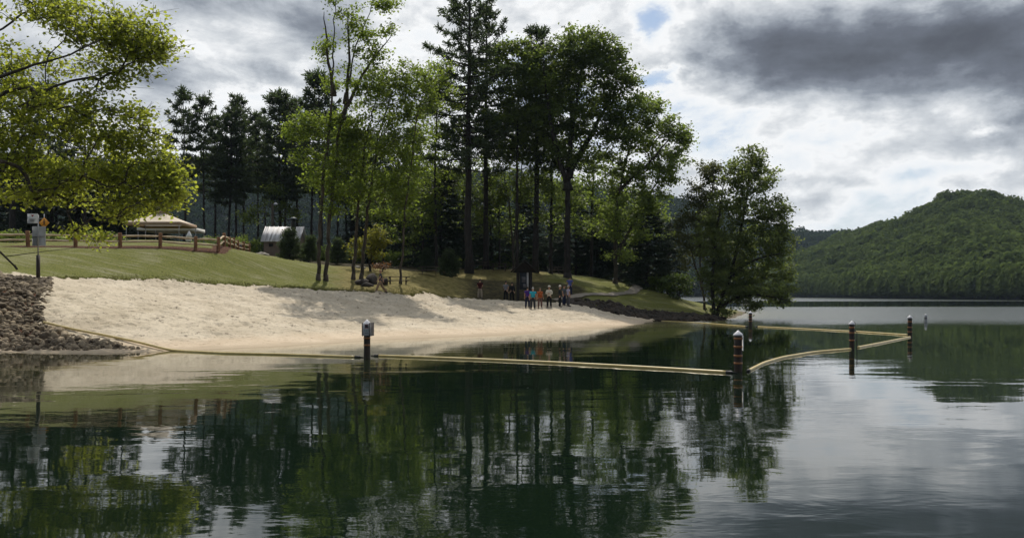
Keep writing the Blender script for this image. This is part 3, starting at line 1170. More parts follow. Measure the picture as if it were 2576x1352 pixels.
def pine_parts(h, cb, W, seed, r0=.2, whorl=.62, tuft=.42, droop=.05, prof='pine', dens=1.0, lean=0.0, per=7, stubs=10):
    """(trunk arrays, needle arrays) of a conifer: height, crown base, crown half width"""
    rng = np.random.default_rng(seed)
    mb = MB()
    n = 16
    z = np.linspace(-.3, h, n)
    tr = np.stack([lean * z + np.cumsum(rng.normal(size=n) * .05), np.cumsum(rng.normal(size=n) * .05), z], 1)
    tr[:2, :2] = 0
    rr = r0 * (1 - z / h * .93).clip(.03) ** .8
    rr[0] *= 1.35
    mb.tube(tr, rr, 9)

    def axis(zz):
        return np.stack([np.interp(zz, z, tr[:, 0]), np.interp(zz, z, tr[:, 1]), zz], -1)
    P0, P1, R0, R1 = [], [], [], []
    C, D = [], []
    zz = cb
    while zz < h - .2:
        t = (zz - cb) / (h - cb)
        if prof == 'pine':
            L0 = W * min(1.0, .55 + 1.6 * t) * (1 - t) ** .62 + .35
        elif prof == 'column':
            L0 = W * (1 - t) ** .4 + .25
        else:
            L0 = W * (1 - t) ** .85 + .3
        nb = rng.integers(4, 6) if prof == 'pine' else rng.integers(4, 7)
        a0 = rng.uniform(0, 6.283)
        for k in range(nb):
            if rng.random() > dens:
                continue
            L = L0 * rng.uniform(.55, 1.12)
            a = a0 + k * 6.283 / nb + rng.normal() * .25
            p = axis(zz + rng.uniform(-.2, .2))
            slope = (-.18 - droop + 1.0 * t * t) if prof != 'hemlock' else (-.25 + .55 * t)
            dr = np.array((math.cos(a), math.sin(a), 0.0))
            m = 5
            s = np.linspace(0, 1, m)
            curve = p + dr * (L * s)[:, None] + np.array((0, 0, 1.0)) * (slope * L * s + (.24 if prof != 'hemlock' else -.12) * L * s ** 2)[:, None]
            br = .022 + .016 * L
            for i in range(m - 1):
                P0.append(curve[i]); P1.append(curve[i + 1])
                R0.append(br * (1 - s[i] * .8)); R1.append(br * (1 - s[i + 1] * .8))
            nt = max(3, int(L * (9.0 if prof != 'hemlock' else 12) / (tuft / .42)))
            f = rng.uniform(.28 if L > 1 else .05, 1.04, nt) ** .8
            cen = np.stack([np.interp(f, s, curve[:, j]) for j in range(3)], 1)
            side = np.array((-math.sin(a), math.cos(a), 0.0))
            wv = rng.normal(size=nt) * .22 * L * (1.15 - f)
            cen += side * wv[:, None] + rng.normal(size=(nt, 3)) * np.array((.1, .1, .07 if prof != 'hemlock' else .05)) + np.array((0, 0, .06))
            C.append(cen)
            dd = np.tile(dr + np.array((0, 0, .35 if prof != 'hemlock' else -.15)), (nt, 1)) + side * (np.sign(wv) * .5)[:, None]
            D.append(dd)
        zz += whorl * rng.uniform(.7, 1.25) * (1 if h - zz > 2 else .5)
    # leader tuft
    top = axis(np.linspace(h - .8, h + .25, 8))
    C.append(top); D.append(np.tile((0, 0, 1.0), (8, 1)))
    for k in range(stubs):
        zs = cb * rng.uniform(.35, 1.0)
        p = axis(zs)
        a = rng.uniform(0, 6.283)
        L = rng.uniform(.5, 1.9)
        P0.append(p); P1.append(p + np.array((math.cos(a) * L, math.sin(a) * L, rng.uniform(-.3, .25) * L)))
        R0.append(.035); R1.append(.010)
    V, q = prisms(P0, P1, R0, R1, 5)
    mb.add(V, q)
    C, D = np.concatenate(C), np.concatenate(D)
    D /= np.linalg.norm(D, axis=1)[:, None]
    C = np.repeat(C, per, 0)
    D = np.repeat(D, per, 0) * .75 + rng.normal(size=C.shape) * .62
    if prof == 'hemlock':
        D[:, 2] *= .5
    D /= np.linalg.norm(D, axis=1)[:, None]
    L = (tuft * rng.uniform(.6, 1.25, len(C)))[:, None]
    sd = np.cross(D, rng.normal(size=C.shape))
    sd /= np.linalg.norm(sd, axis=1)[:, None]
    w = tuft * .14
    A = C - D * L * .15
    Vn = np.stack([A - sd * w * .4, A + sd * w * .4, A + D * L + sd * w * .5, A + D * L - sd * w * .5], 1).reshape(-1, 3)
    return mb.arrays(), (Vn, np.arange(len(Vn)).reshape(-1, 4))


_pines = {}


def pine_proto(key, *a, **k):
    leafm = k.pop('leafm', M_PINE)
    (V, q, t), (Vn, qn) = pine_parts(*a, **k)
    _pines[key] = (np_mesh('trunk', V, q, t, M_BARK), np_mesh('crown', Vn, qn, None, leafm), a[0])


def place_pine(key, name, label, u, Y, vtop, group=None, rz=0.0, wide=1.0, dx=0.0, cat='pine'):
    """one conifer standing on the ground, as tall as the photo shows it"""
    tm, cm, h = _pines[key]
    x = (u - CX) / F * Y
    z = gz(x, Y)
    H = CAM_H + (HV - vtop) / F * Y - z
    root = empty(name, (x, Y, z - .05), rz)
    s = H / h
    root.scale = (s * wide, s * wide, s)
    link_mesh('trunk', tm, root)
    link_mesh('crown', cm, root)
    tag(root, label, cat, group)
    return root


# conifers: prototypes (height, crown base, half width)
pine_proto('tall_a', 20, 9.0, 3.0, 11, r0=.19, tuft=.66, per=9, whorl=.95)
pine_proto('tall_b', 20, 10.0, 2.8, 12, r0=.17, tuft=.66, per=9, whorl=.95, dens=.9)
pine_proto('tall_c', 20, 7.5, 3.5, 13, r0=.21, tuft=.66, per=9, whorl=.95)
pine_proto('tall_d', 20, 11.0, 2.4, 14, r0=.16, tuft=.66, per=9, whorl=.95)
pine_proto('great', 31, 11.0, 6.4, 15, r0=.42, tuft=.62, per=8, whorl=1.0, stubs=26)
pine_proto('great_b', 27, 12.0, 5.4, 16, r0=.42, tuft=.62, per=8, whorl=.95, dens=.85, stubs=40)
pine_proto('hemlock', 13, .8, 3.6, 17, r0=.18, tuft=.42, per=7, whorl=.42, prof='hemlock', leafm=M_HEMLOCK)
pine_proto('hemlock_b', 14, 1.6, 3.0, 18, r0=.17, tuft=.45, per=7, whorl=.5, prof='hemlock', leafm=M_HEMLOCK)
pine_proto('young', 3.2, .35, 1.35, 19, r0=.06, tuft=.30, per=8, whorl=.22, prof='cone', stubs=0)

ROWG = 'tall pines standing in the wood behind the lawn'
row = [  # column, top row, distance, prototype, label
    (461, 232, 110, 'tall_b', 'slender pine with an open one-sided top, leftmost of the row against the sky'),
    (512, 246, 112, 'tall_d', 'slender pine second from the left in the row, its narrow top against the sky'),
    (543, 300, 118, 'tall_a', 'thin dark pine between the slender second pine and the bushier group, behind the fence corner'),
    (576, 275, 117, 'tall_c', 'bushy low-crowned pine just left of the pine with the pointed white-cloud top'),
    (592, 250, 120, 'tall_a', 'pointed pine standing in front of the brightest white cloud above the shed side'),
    (616, 305, 122, 'tall_b', 'short-topped thin pine right of the pointed pine'),
    (646, 290, 115, 'tall_d', 'thin pine trunk rising directly behind the left end of the shed'),
    (663, 300, 124, 'tall_b', 'distant thin pine close to the lamp pole behind the shed'),
    (704, 234, 113, 'tall_c', 'broad dark pine whose trunk stands behind the middle of the shed roof'),
    (722, 268, 121, 'tall_b', 'thin pine close behind the broad pine at the shed roof'),
    (748, 258, 118, 'tall_a', 'pine with a level top rising behind the right end of the shed'),
    (789, 262, 112, 'tall_d', 'pine left of the two leafy tree stems on the lawn edge'),
    (807, 186, 111, 'tall_c', 'tallest dense pine of the row, a spiky head left of the bare-topped leafy tree'),
    (852, 330, 120, 'tall_b', 'thin black pine trunk, leftmost of the tight cluster right of the leafy stems'),
    (871, 300, 117, 'tall_a', 'thicker black pine trunk in the middle of the tight cluster'),
    (887, 335, 122, 'tall_d', 'thin black pine trunk, rightmost of the tight cluster'),
    (924, 330, 116, 'tall_c', 'pine behind the small lime-green tree, trunk above its crown'),
    (949, 345, 120, 'tall_b', 'thin pine right of and behind the small lime-green tree'),
    (992, 340, 112, 'tall_a', 'dark pine behind the thin leafy sapling near the lower picnic table'),
    (1040, 325, 107, 'tall_c', 'dark bushy pine behind the upper picnic table'),
    (1088, 390, 114, 'tall_d', 'short thin pine between the upper picnic table and the great pine'),
]
for i, (u, vt, Y, key, lab) in enumerate(row):
    place_pine(key, 'pine_tree', lab, u, Y, vt, ROWG, rz=i * 1.7, wide=(1.0, .92, 1.08)[i % 3])
LEFTG = 'dark pines behind the overhanging yellow-green tree'
for i, (u, vt, Y, key, lab) in enumerate([
        (30, 170, 99, 'great_b', 'big dark pine at the left frame edge behind the yellow-green leaves'),
        (130, 215, 106, 'tall_c', 'dark pine behind the roadside signs'),
        (215, 265, 102, 'great_b', 'dark flat-branched pine behind the middle of the yellow-green crown'),
        (300, 330, 108, 'tall_c', 'lower dark pine left of the beige canopy tent'),
        (-60, 200, 95, 'tall_a', 'dark pine just out past the left frame edge')][:4]):
    place_pine(key, 'pine_tree', lab, u, Y, vt, LEFTG, rz=i * 2.1, wide=1.15)
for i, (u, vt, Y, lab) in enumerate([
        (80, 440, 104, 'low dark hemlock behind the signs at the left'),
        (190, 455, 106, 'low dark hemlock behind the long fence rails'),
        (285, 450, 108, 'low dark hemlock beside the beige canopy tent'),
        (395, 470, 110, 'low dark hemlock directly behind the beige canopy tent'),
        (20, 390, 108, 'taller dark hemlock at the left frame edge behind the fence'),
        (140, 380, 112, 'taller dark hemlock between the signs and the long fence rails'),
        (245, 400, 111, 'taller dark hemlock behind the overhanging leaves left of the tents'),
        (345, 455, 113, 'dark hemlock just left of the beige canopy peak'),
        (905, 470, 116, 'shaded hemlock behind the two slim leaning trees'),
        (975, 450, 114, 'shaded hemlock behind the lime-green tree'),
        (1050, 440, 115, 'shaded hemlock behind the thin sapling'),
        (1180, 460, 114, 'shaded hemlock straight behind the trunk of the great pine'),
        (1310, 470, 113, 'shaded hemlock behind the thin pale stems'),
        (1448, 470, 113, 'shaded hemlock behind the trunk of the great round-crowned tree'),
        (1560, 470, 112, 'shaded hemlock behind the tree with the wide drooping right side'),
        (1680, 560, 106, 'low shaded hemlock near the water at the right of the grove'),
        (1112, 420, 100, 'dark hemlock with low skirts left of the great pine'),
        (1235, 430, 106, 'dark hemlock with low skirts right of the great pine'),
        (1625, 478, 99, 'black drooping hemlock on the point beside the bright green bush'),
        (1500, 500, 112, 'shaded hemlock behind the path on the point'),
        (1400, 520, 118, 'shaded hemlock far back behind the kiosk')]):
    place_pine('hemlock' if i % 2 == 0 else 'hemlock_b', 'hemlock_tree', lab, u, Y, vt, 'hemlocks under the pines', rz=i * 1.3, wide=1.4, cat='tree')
place_pine('great', 'pine_tree', 'great white pine, the tallest tree, its top cut by the upper frame edge', 1180, 94, -55, None, 0.4)
place_pine('great_b', 'pine_tree', 'second great pine crowding the right side of the tallest one', 1222, 99, 18, None, 2.2, wide=.75)
place_pine('great_b', 'pine_tree', 'stout pine with many dead side branches on its trunk behind the kiosk', 1346, 97, 75, None, 1.1, wide=.85)
YG = 'young pines on the lawn edge'
for (u, vt, Y, w, lab) in [(731, 580, 84, 1.0, 'young pine standing in front of the shed'), (776, 597, 86, .9, 'young pine just right of the shed'),
                           (849, 603, 90, 1.0, 'young pine behind the two leafy tree stems'), (1072, 628, 93, .9, 'young pine behind the upper picnic table'),
                           (1130, 632, 88, 1.05, 'dense black young pine on the grass right of the upper picnic table')]:
    place_pine('young', 'young_pine', lab, u, Y, vt, YG, rz=u * .1, wide=w)

# the overhanging tree at the left
px_tree('leafy_tree', 'big yellow-green leafy tree overhanging from the left frame edge', -290, 715, 42,
        [[(-290, 715), (-270, 500), (-220, 330), (-170, 180), (-110, 40)], [(-275, 600), (-150, 500, -2), (-20, 440, -2.5), (90, 420, -3)], [(-240, 380), (-90, 270, -1), (40, 210, -1.5), (170, 190, -2), (260, 150, -2)], [(-190, 220), (-80, 120, 0), (10, 70, 0), (110, 10, 0)]],
        [(330, 85, 90, 80, 44), (250, 105, 100, 70, 40), (190, 50, 110, 70, 40), (90, 20, 110, 40, 22), (370, 150, 50, 50, 22), (290, 195, 70, 24, 12), (60, 150, 120, 50, 24), (400, 110, 24, 40, 10),
         (50, 250, 120, 70, 50), (170, 300, 120, 60, 46), (290, 360, 85, 50, 34), (375, 350, 45, 36, 14), (410, 430, 50, 50, 30), (330, 290, 50, 30, 14), (240, 250, 60, 30, 10),
         (60, 420, 130, 45, 44), (210, 440, 120, 40, 40), (330, 455, 90, 36, 32), (130, 492, 130, 24, 28), (290, 515, 80, 20, 22), (425, 490, 40, 26, 22), (380, 515, 40, 12, 8),
         (300, 550, 36, 8, 4), (-110, 300, 130, 200, 50), (-160, 80, 160, 130, 40), (165, 585, 50, 10, 4), (230, 595, 40, 10, 4), (30, 350, 90, 40, 20)],
        M_YELLOW_LEAF, M_BARKL, 5, r0=.38, leaf=.19, per=36, spread=.66, min_h=.3, tw=4, stemk=.62,
        extra_px=[([(-240, 520, -1), (-120, 545, -2), (0, 570, -3), (55, 600, -3.2), (100, 640, -3.3), (137, 676, -3.3)], .10, .035), ([(134, 672, -3.3), (141, 682, -3.3)], .05, .045),
                  ([(115, 652, -3.3), (160, 646, -3.3), (215, 638, -3.2), (260, 634, -3.2)], .02, .008)])

LG = 'leafy trees on the lawn edge above the beach'
px_tree('leafy_tree', 'left one of the two close leafy stems, bare thin twigs at its top', 800, 712, 71,
        [[(800, 714), (805, 560), (815, 420), (832, 300), (838, 150), (842, 40), (850, -40)], [(838, 230), (822, 120), (815, 30)]],
        [(770, 318, 50, 34, 22), (745, 335, 30, 18, 8), (800, 300, 40, 30, 14), (850, 345, 55, 45, 20), (770, 395, 45, 30, 12), (820, 460, 55, 30, 16), (780, 445, 35, 25, 8),
         (822, 108, 20, 45, 8), (806, 140, 16, 25, 4), (850, 20, 30, 30, 6), (835, 200, 25, 50, 6), (860, -30, 40, 30, 8)],
        M_LEAF, M_BARKL, 21, LG, r0=.16, leaf=.20, per=52, spread=.62, min_h=.35)
px_tree('leafy_tree', 'right one of the two close leafy stems, leafy tuft at the upper frame edge', 819, 708, 71.5,
        [[(819, 709), (826, 600), (835, 480), (855, 330), (872, 230), (890, 130), (925, 40), (945, -20)], [(862, 290), (905, 200), (950, 130), (985, 90)], [(870, 250), (880, 120), (870, 20)]],
        [(960, 12, 40, 22, 16), (920, 75, 50, 30, 12), (905, 110, 45, 35, 10), (970, 75, 25, 14, 6), (890, 30, 40, 40, 5), (950, 150, 45, 40, 16), (900, 190, 45, 40, 10), (930, 225, 55, 40, 16), (870, 300, 60, 40, 20),
         (900, 370, 60, 45, 24), (850, 420, 60, 40, 18), (880, 490, 55, 35, 18), (840, 520, 40, 22, 8)],
        M_LEAF, M_BARKL, 22, LG, r0=.17, leaf=.20, per=52, spread=.62, min_h=.3)
px_tree('leafy_tree', 'slim leafy tree leaning right, left one of the pair beside the boulders', 888, 705, 73,
        [[(888, 706), (895, 600), (905, 480), (920, 350), (945, 250), (965, 180)]],
        [(950, 200, 60, 50, 18), (985, 235, 55, 45, 18), (930, 290, 60, 50, 20), (900, 380, 70, 45, 22), (965, 350, 60, 45, 22), (930, 440, 70, 40, 24), (890, 470, 45, 30, 10)],
        M_LEAF, M_BARKL, 23, LG, r0=.15, leaf=.20, per=54, spread=.65, min_h=.3)
px_tree('leafy_tree', 'slim leafy tree leaning right, right one of the pair beside the boulders', 908, 700, 73.5,
        [[(908, 701), (916, 620), (930, 480), (955, 330), (985, 240), (1010, 170)]],
        [(1010, 190, 55, 45, 18), (1050, 220, 50, 45, 16), (1000, 280, 60, 45, 22), (1050, 320, 50, 50, 20), (990, 380, 60, 45, 24), (1020, 440, 50, 45, 22), (970, 480, 60, 35, 18), (1010, 500, 40, 28, 12), (960, 530, 40, 20, 6)],
        M_LEAF, M_BARKL, 24, LG, r0=.15, leaf=.20, per=54, spread=.65, min_h=.3)
px_tree('leafy_tree', 'thin leafy sapling rising through the lower picnic table spot', 1007, 710, 72.3,
        [[(1007, 710), (1012, 620), (1020, 520), (1035, 400), (1050, 290), (1070, 190)]],
        [(1075, 190, 50, 35, 14), (1100, 240, 45, 50, 16), (1060, 270, 45, 40, 14), (1040, 400, 35, 50, 12), (1045, 470, 30, 35, 10), (1020, 540, 28, 25, 6), (1115, 180, 30, 25, 6)],
        M_LEAF, M_BARKL, 25, LG, r0=.10, leaf=.20, per=40, spread=.6, min_h=.3)
px_tree('small_tree', 'small lime-green tree on the grass behind the boulders', 931, 684, 80,
        [[(931, 685), (931, 640), (934, 600), (938, 575)]],
        [(945, 592, 38, 24, 26), (915, 610, 30, 22, 18), (960, 615, 26, 20, 16), (930, 635, 36, 18, 14), (893, 618, 16, 16, 5), (898, 640, 14, 10, 4)],
        M_LIME, M_BARK, 26, None, r0=.09, leaf=.17, per=40, spread=.42, min_h=.2)
px_tree('small_tree', 'low bronze-leaved shrubby tree beside the lime-green tree', 962, 683, 82, [[(962, 684), (963, 670)]],
        [(965, 668, 26, 9, 12), (948, 672, 20, 8, 8)], M_RED, M_BARK, 27, None, r0=.04, leaf=.15, per=30, spread=.35, min_h=.1)

# the grove behind the kiosk and on the point
px_tree('oak_tree', 'great round-crowned leafy tree right of the kiosk, top of the grove', 1427, 700, 94,
        [[(1427, 701), (1427, 600), (1428, 480), (1430, 400), (1450, 260), (1465, 140)], [(1430, 440), (1490, 330, 1), (1540, 240, 1), (1560, 190, 1)], [(1428, 470), (1390, 350, -1), (1370, 220, -1), (1365, 140, -1)], [(1432, 420), (1440, 250, 2), (1420, 120, 2)]],
        [(1455, 115, 75, 55, 60), (1510, 150, 65, 60, 50), (1410, 150, 55, 60, 34), (1370, 190, 55, 80, 40), (1550, 190, 45, 50, 26), (1470, 210, 90, 70, 60), (1555, 270, 60, 50, 34), (1420, 280, 80, 70, 50),
         (1500, 310, 80, 60, 46), (1590, 230, 22, 40, 8), (1360, 300, 55, 60, 26), (1470, 390, 70, 45, 26), (1400, 390, 60, 40, 16), (1550, 350, 50, 40, 18), (1310, 240, 40, 60, 14)],
        M_OAK, M_BARK, 31, None, r0=.36, leaf=.28, per=66, spread=.85, min_h=.4)
px_tree('oak_tree', 'leafy tree with a wide drooping right side on the grassy point', 1547, 711, 95,
        [[(1547, 712), (1548, 600), (1552, 500), (1575, 400), (1600, 320)], [(1552, 640), (1590, 570, 1), (1640, 480, 1), (1690, 400, 1)], [(1556, 480), (1640, 400, -1), (1690, 340, -1)]],
        [(1620, 285, 55, 40, 34), (1600, 350, 70, 55, 40), (1690, 330, 45, 40, 26), (1715, 350, 26, 26, 10), (1690, 400, 55, 40, 26), (1640, 430, 60, 45, 30), (1560, 430, 70, 60, 34), (1580, 510, 70, 50, 32), (1650, 500, 50, 35, 14),
         (1520, 560, 55, 60, 22), (1600, 580, 55, 45, 16), (1700, 440, 25, 20, 6), (1560, 640, 40, 26, 8)],
        M_OAK, M_BARKL, 32, None, r0=.22, leaf=.28, per=62, spread=.8, min_h=.3)
px_tree('leafy_tree', 'thin pale-stemmed leafy tree left of the kiosk with a sparse crown', 1292, 690, 100,
        [[(1292, 692), (1288, 600), (1278, 500), (1265, 420), (1250, 340)], [(1290, 620), (1306, 520), (1312, 420), (1318, 330)]],
        [(1250, 360, 50, 50, 14), (1310, 360, 50, 60, 18), (1270, 440, 50, 40, 12), (1320, 470, 45, 40, 12), (1240, 480, 50, 40, 14), (1215, 540, 40, 35, 12), (1280, 560, 50, 30, 8)],
        M_OAK, M_BARKL, 33, None, r0=.13, leaf=.26, per=40, spread=.75, min_h=.3)
px_tree('leafy_tree', 'shaded leafy tree behind the great round-crowned tree', 1487, 700, 108,
        [[(1487, 702), (1488, 560), (1492, 420), (1498, 330)]],
        [(1500, 430, 70, 55, 26), (1450, 480, 60, 50, 20), (1520, 500, 60, 50, 20), (1470, 560, 60, 40, 14), (1410, 470, 50, 60, 16)],
        M_OAK, M_BARK, 34, None, r0=.2, leaf=.30, per=44, spread=.9, min_h=.35)
px_tree('leafy_tree', 'leafy tree filling the gap between the great pine and the round-crowned tree', 1300, 690, 95,
        [[(1300, 692), (1300, 520), (1302, 330), (1300, 160)]],
        [(1290, 150, 55, 55, 34), (1330, 170, 50, 60, 30), (1260, 200, 55, 60, 34), (1310, 260, 65, 60, 44), (1250, 300, 60, 50, 30), (1340, 330, 55, 50, 28), (1290, 380, 70, 50, 30)],
        M_OAK, M_BARK, 35, None, r0=.2, leaf=.28, per=60, spread=.85, min_h=.35)
px_tree('leafy_tree', 'fine-leaved leafy tree between the slim leaning pair and the great pine', 1098, 688, 96,
        [[(1098, 690), (1096, 560), (1094, 400), (1100, 260), (1105, 180)]],
        [(1095, 200, 55, 40, 24), (1120, 260, 65, 55, 30), (1080, 300, 55, 50, 22), (1130, 340, 60, 50, 26), (1085, 400, 60, 50, 20), (1140, 430, 60, 45, 18), (1075, 480, 45, 40, 12)],
        M_LEAF, M_BARK, 36, None, r0=.17, leaf=.24, per=44, spread=.8, min_h=.35)
px_tree('leafy_tree', 'dark leafy tree filling the wood between the stout pine and the great round crown', 1385, 690, 98,
        [[(1385, 692), (1386, 540), (1388, 380), (1385, 240)]],
        [(1390, 190, 60, 60, 30), (1380, 260, 60, 60, 30), (1350, 330, 65, 60, 30), (1420, 340, 65, 60, 30), (1385, 430, 75, 55, 30), (1340, 480, 60, 50, 18), (1430, 480, 60, 50, 22), (1400, 550, 60, 40, 14)],
        M_OAK, M_BARK, 37, None, r0=.2, leaf=.28, per=60, spread=.9, min_h=.35)
UG = 'shaded leafy trees under the tall pines'
for k, (u, Y, lab, bl) in enumerate([
        (1062, 97, 'low leafy tree in the shade behind the upper picnic table', [(1055, 470, 60, 45, 26), (1075, 540, 55, 45, 22), (1035, 590, 45, 35, 14)]),
        (1165, 103, 'leafy tree in the shade left of the great pine trunk', [(1150, 480, 55, 50, 24), (1200, 430, 50, 45, 20), (1165, 560, 60, 45, 22)]),
        (965, 99, 'leafy tree in the shade behind the two slim leaning trees', [(960, 490, 60, 40, 24), (990, 550, 55, 40, 18), (925, 540, 45, 40, 14)]),
        (1255, 101, 'leafy tree in the shade between the great pine and the kiosk', [(1240, 520, 50, 50, 20), (1280, 470, 55, 45, 20), (1265, 590, 45, 35, 12)]),
        (1610, 104, 'leafy tree in the shade above the gravel path bend', [(1600, 500, 60, 50, 24), (1650, 560, 50, 50, 20), (1570, 590, 50, 40, 16)]),
        (690, 112, 'leafy tree in the shade behind the shed roof', [(690, 500, 50, 35, 16), (650, 545, 50, 30, 14), (725, 540, 45, 30, 12)])]):
    px_tree('leafy_tree', lab, u, 690, Y, [[(u, 690), (u + 2, 600), (u - 2, 520), (u + 4, 450)]], bl, M_OAK, M_BARK, 90 + k, UG, r0=.13, leaf=.27, per=46, spread=.8, min_h=.2)
# the leaning tree on the tip
px_tree('leaning_tree', 'dark leafy tree leaning out over the water at the tip of the point', 1803, 795, 87,
        [[(1800, 797), (1812, 760), (1838, 690), (1860, 600), (1880, 480), (1892, 375)], [(1796, 797), (1790, 720), (1800, 600), (1815, 490), (1825, 420)], [(1840, 690), (1890, 650, -1), (1950, 640, -1)], [(1815, 765), (1870, 740, -1), (1940, 745, -1), (1985, 760, -1)]],
        [(1890, 395, 40, 40, 30), (1910, 450, 58, 45, 46), (1850, 450, 50, 50, 38), (1890, 520, 80, 50, 66), (1950, 540, 45, 50, 40), (1820, 530, 60, 60, 48), (1900, 600, 85, 45, 70), (1955, 620, 45, 45, 36),
         (1830, 620, 75, 60, 66), (1890, 670, 90, 40, 66), (1965, 680, 40, 30, 20), (1840, 700, 75, 35, 50), (1900, 730, 90, 22, 46), (1960, 752, 45, 14, 20), (1840, 745, 65, 24, 34), (1890, 772, 36, 10, 8), (1815, 785, 30, 12, 10), (1790, 680, 40, 50, 24), (1785, 600, 40, 50, 20)],
        M_OLIVE, M_BARK, 41, None, r0=.22, leaf=.25, per=40, spread=.62, min_h=.12)
px_tree('leaning_tree', 'pale olive airy leafy tree just left of the dark leaning tree on the tip', 1772, 785, 90,
        [[(1772, 787), (1764, 700), (1756, 580), (1765, 470), (1775, 410)], [(1766, 720), (1745, 640, 1), (1730, 560, 1)]],
        [(1780, 430, 36, 40, 16), (1755, 490, 50, 45, 24), (1740, 560, 45, 50, 24), (1790, 520, 40, 50, 20), (1735, 640, 36, 45, 16), (1775, 610, 45, 45, 20), (1720, 590, 26, 30, 8), (1800, 440, 40, 30, 12)],
        M_PALE, M_BARKL, 42, None, r0=.12, leaf=.23, per=56, spread=.65, min_h=.2)


# bushes: several stems and a loose dome of leaves
def bush(label, u, v, Y, ru, rv, mat, seed, n=40, group='bushes along the edge of the wood', leaf=.2):
    b = pt(u, v, Y)
    k = Y / F
    return broadleaf('bush', label, group, (b[0], Y, gz(b[0], Y)), [[(0, 0, 0), (0.05, 0, rv * k * .8)], [(.1, 0, 0), (ru * k * .4, .1, rv * k * .9)]],
                     [(0, 0, rv * k * .8, ru * k, ru * k * .7, rv * k * .75, n)], mat, M_BARK, seed, r0=.04, leaf=leaf, per=44, spread=.5, min_h=.1, cat='bush')


for i, (u, v, Y, ru, rv, mat, lab) in enumerate([
        (1703, 735, 93, 40, 45, M_SHRUB, 'bright green bush at the water side of the black hemlock'),
        (1662, 735, 96, 30, 30, M_OAK, 'dark bush under the black hemlock on the point'),
        (1262, 672, 106, 40, 26, M_SHRUB, 'sunlit green bush behind the long grey planks'),
        (1340, 665, 116, 40, 50, M_SHRUB, 'sunlit green bush between the kiosk and the stout pine'),
        (1395, 670, 118, 40, 30, M_SHRUB, 'green bush behind the far picnic table'),
        (1465, 690, 116, 36, 36, M_OAK, 'shaded bush behind the round-crowned tree'),
        (1222, 672, 110, 36, 22, M_OAK, 'dark bush right of the great pine trunk'),
        (1140, 668, 108, 44, 26, M_OAK, 'dark bush left of the great pine trunk'),
        (1030, 665, 106, 44, 28, M_SHRUB, 'green bush behind the thin sapling'),
        (980, 668, 104, 40, 24, M_OAK, 'dark bush right of the lime-green tree'),
        (885, 660, 104, 30, 26, M_OAK, 'dark bush left of the lime-green tree'),
        (815, 655, 100, 40, 30, M_OAK, 'dark bush behind the leafy stem pair'),
        (560, 628, 96, 36, 26, M_SHRUB, 'green bush behind the fence corner'),
        (608, 632, 99, 40, 34, M_OAK, 'dark bush left of the shed behind the descending fence'),
        (520, 620, 98, 34, 30, M_OAK, 'dark bush right of the canopy tents'),
        (650, 640, 104, 34, 34, M_SHRUB, 'green bush against the left wall of the shed'),
        (250, 600, 86, 60, 34, M_OAK, 'dark bush behind the fence left of the canopy tent'),
        (130, 600, 84, 60, 30, M_OAK, 'dark bush behind the pedestrian sign'),
        (20, 600, 88, 60, 36, M_OAK, 'dark bush at the left frame edge behind the fence')]):
    bush(lab, u, v, Y, ru, rv, mat, 60 + i)


# ---------------------------------------------------------------- rocks
M_ROCK = principled('riprap_stone', (.085, .064, .042), .95, color2=(.33, .265, .18), scale=1.3, bump=.7, bscale=9, objvar=.35)
M_ROCKD = principled('shade_dark_stone', (.016, .012, .008), .9, color2=(.055, .040, .027), scale=1.5, bump=.7, bscale=9)  # stone colour darkened to carry the shade lying on the bank
M_BOULDER = principled('boulder_stone', (.022, .018, .015), .95, color2=(.06, .05, .042), scale=1.2, bump=.6, bscale=7)
M_PALEROCK = principled('pale_stone', (.26, .24, .20), .95, color2=(.42, .39, .34), scale=2, bump=.5, bscale=9)


def rock_arrays(seed, sub=2):
    import bmesh
    rng = np.random.default_rng(seed)
    bm = bmesh.new()
    bmesh.ops.create_icosphere(bm, subdivisions=sub, radius=1)
    V = np.array([v.co[:] for v in bm.verts])
    t = np.array([[v.index for v in f.verts] for f in bm.faces])
    bm.free()
    # chop with random planes: angular quarry stone
    for k in range(13):
        n = rng.normal(size=3)
        n /= np.linalg.norm(n)
        d = rng.uniform(.48, .85)
        s = V @ n - d
        V = V - np.where(s > 0, s, 0)[:, None] * n
    V += rng.normal(size=V.shape) * .012
    V *= np.array((rng.uniform(.9, 1.3), rng.uniform(.75, 1.1), rng.uniform(.65, .9)))
    return V, t


ROCKS = [rock_arrays(200 + k) for k in range(9)]


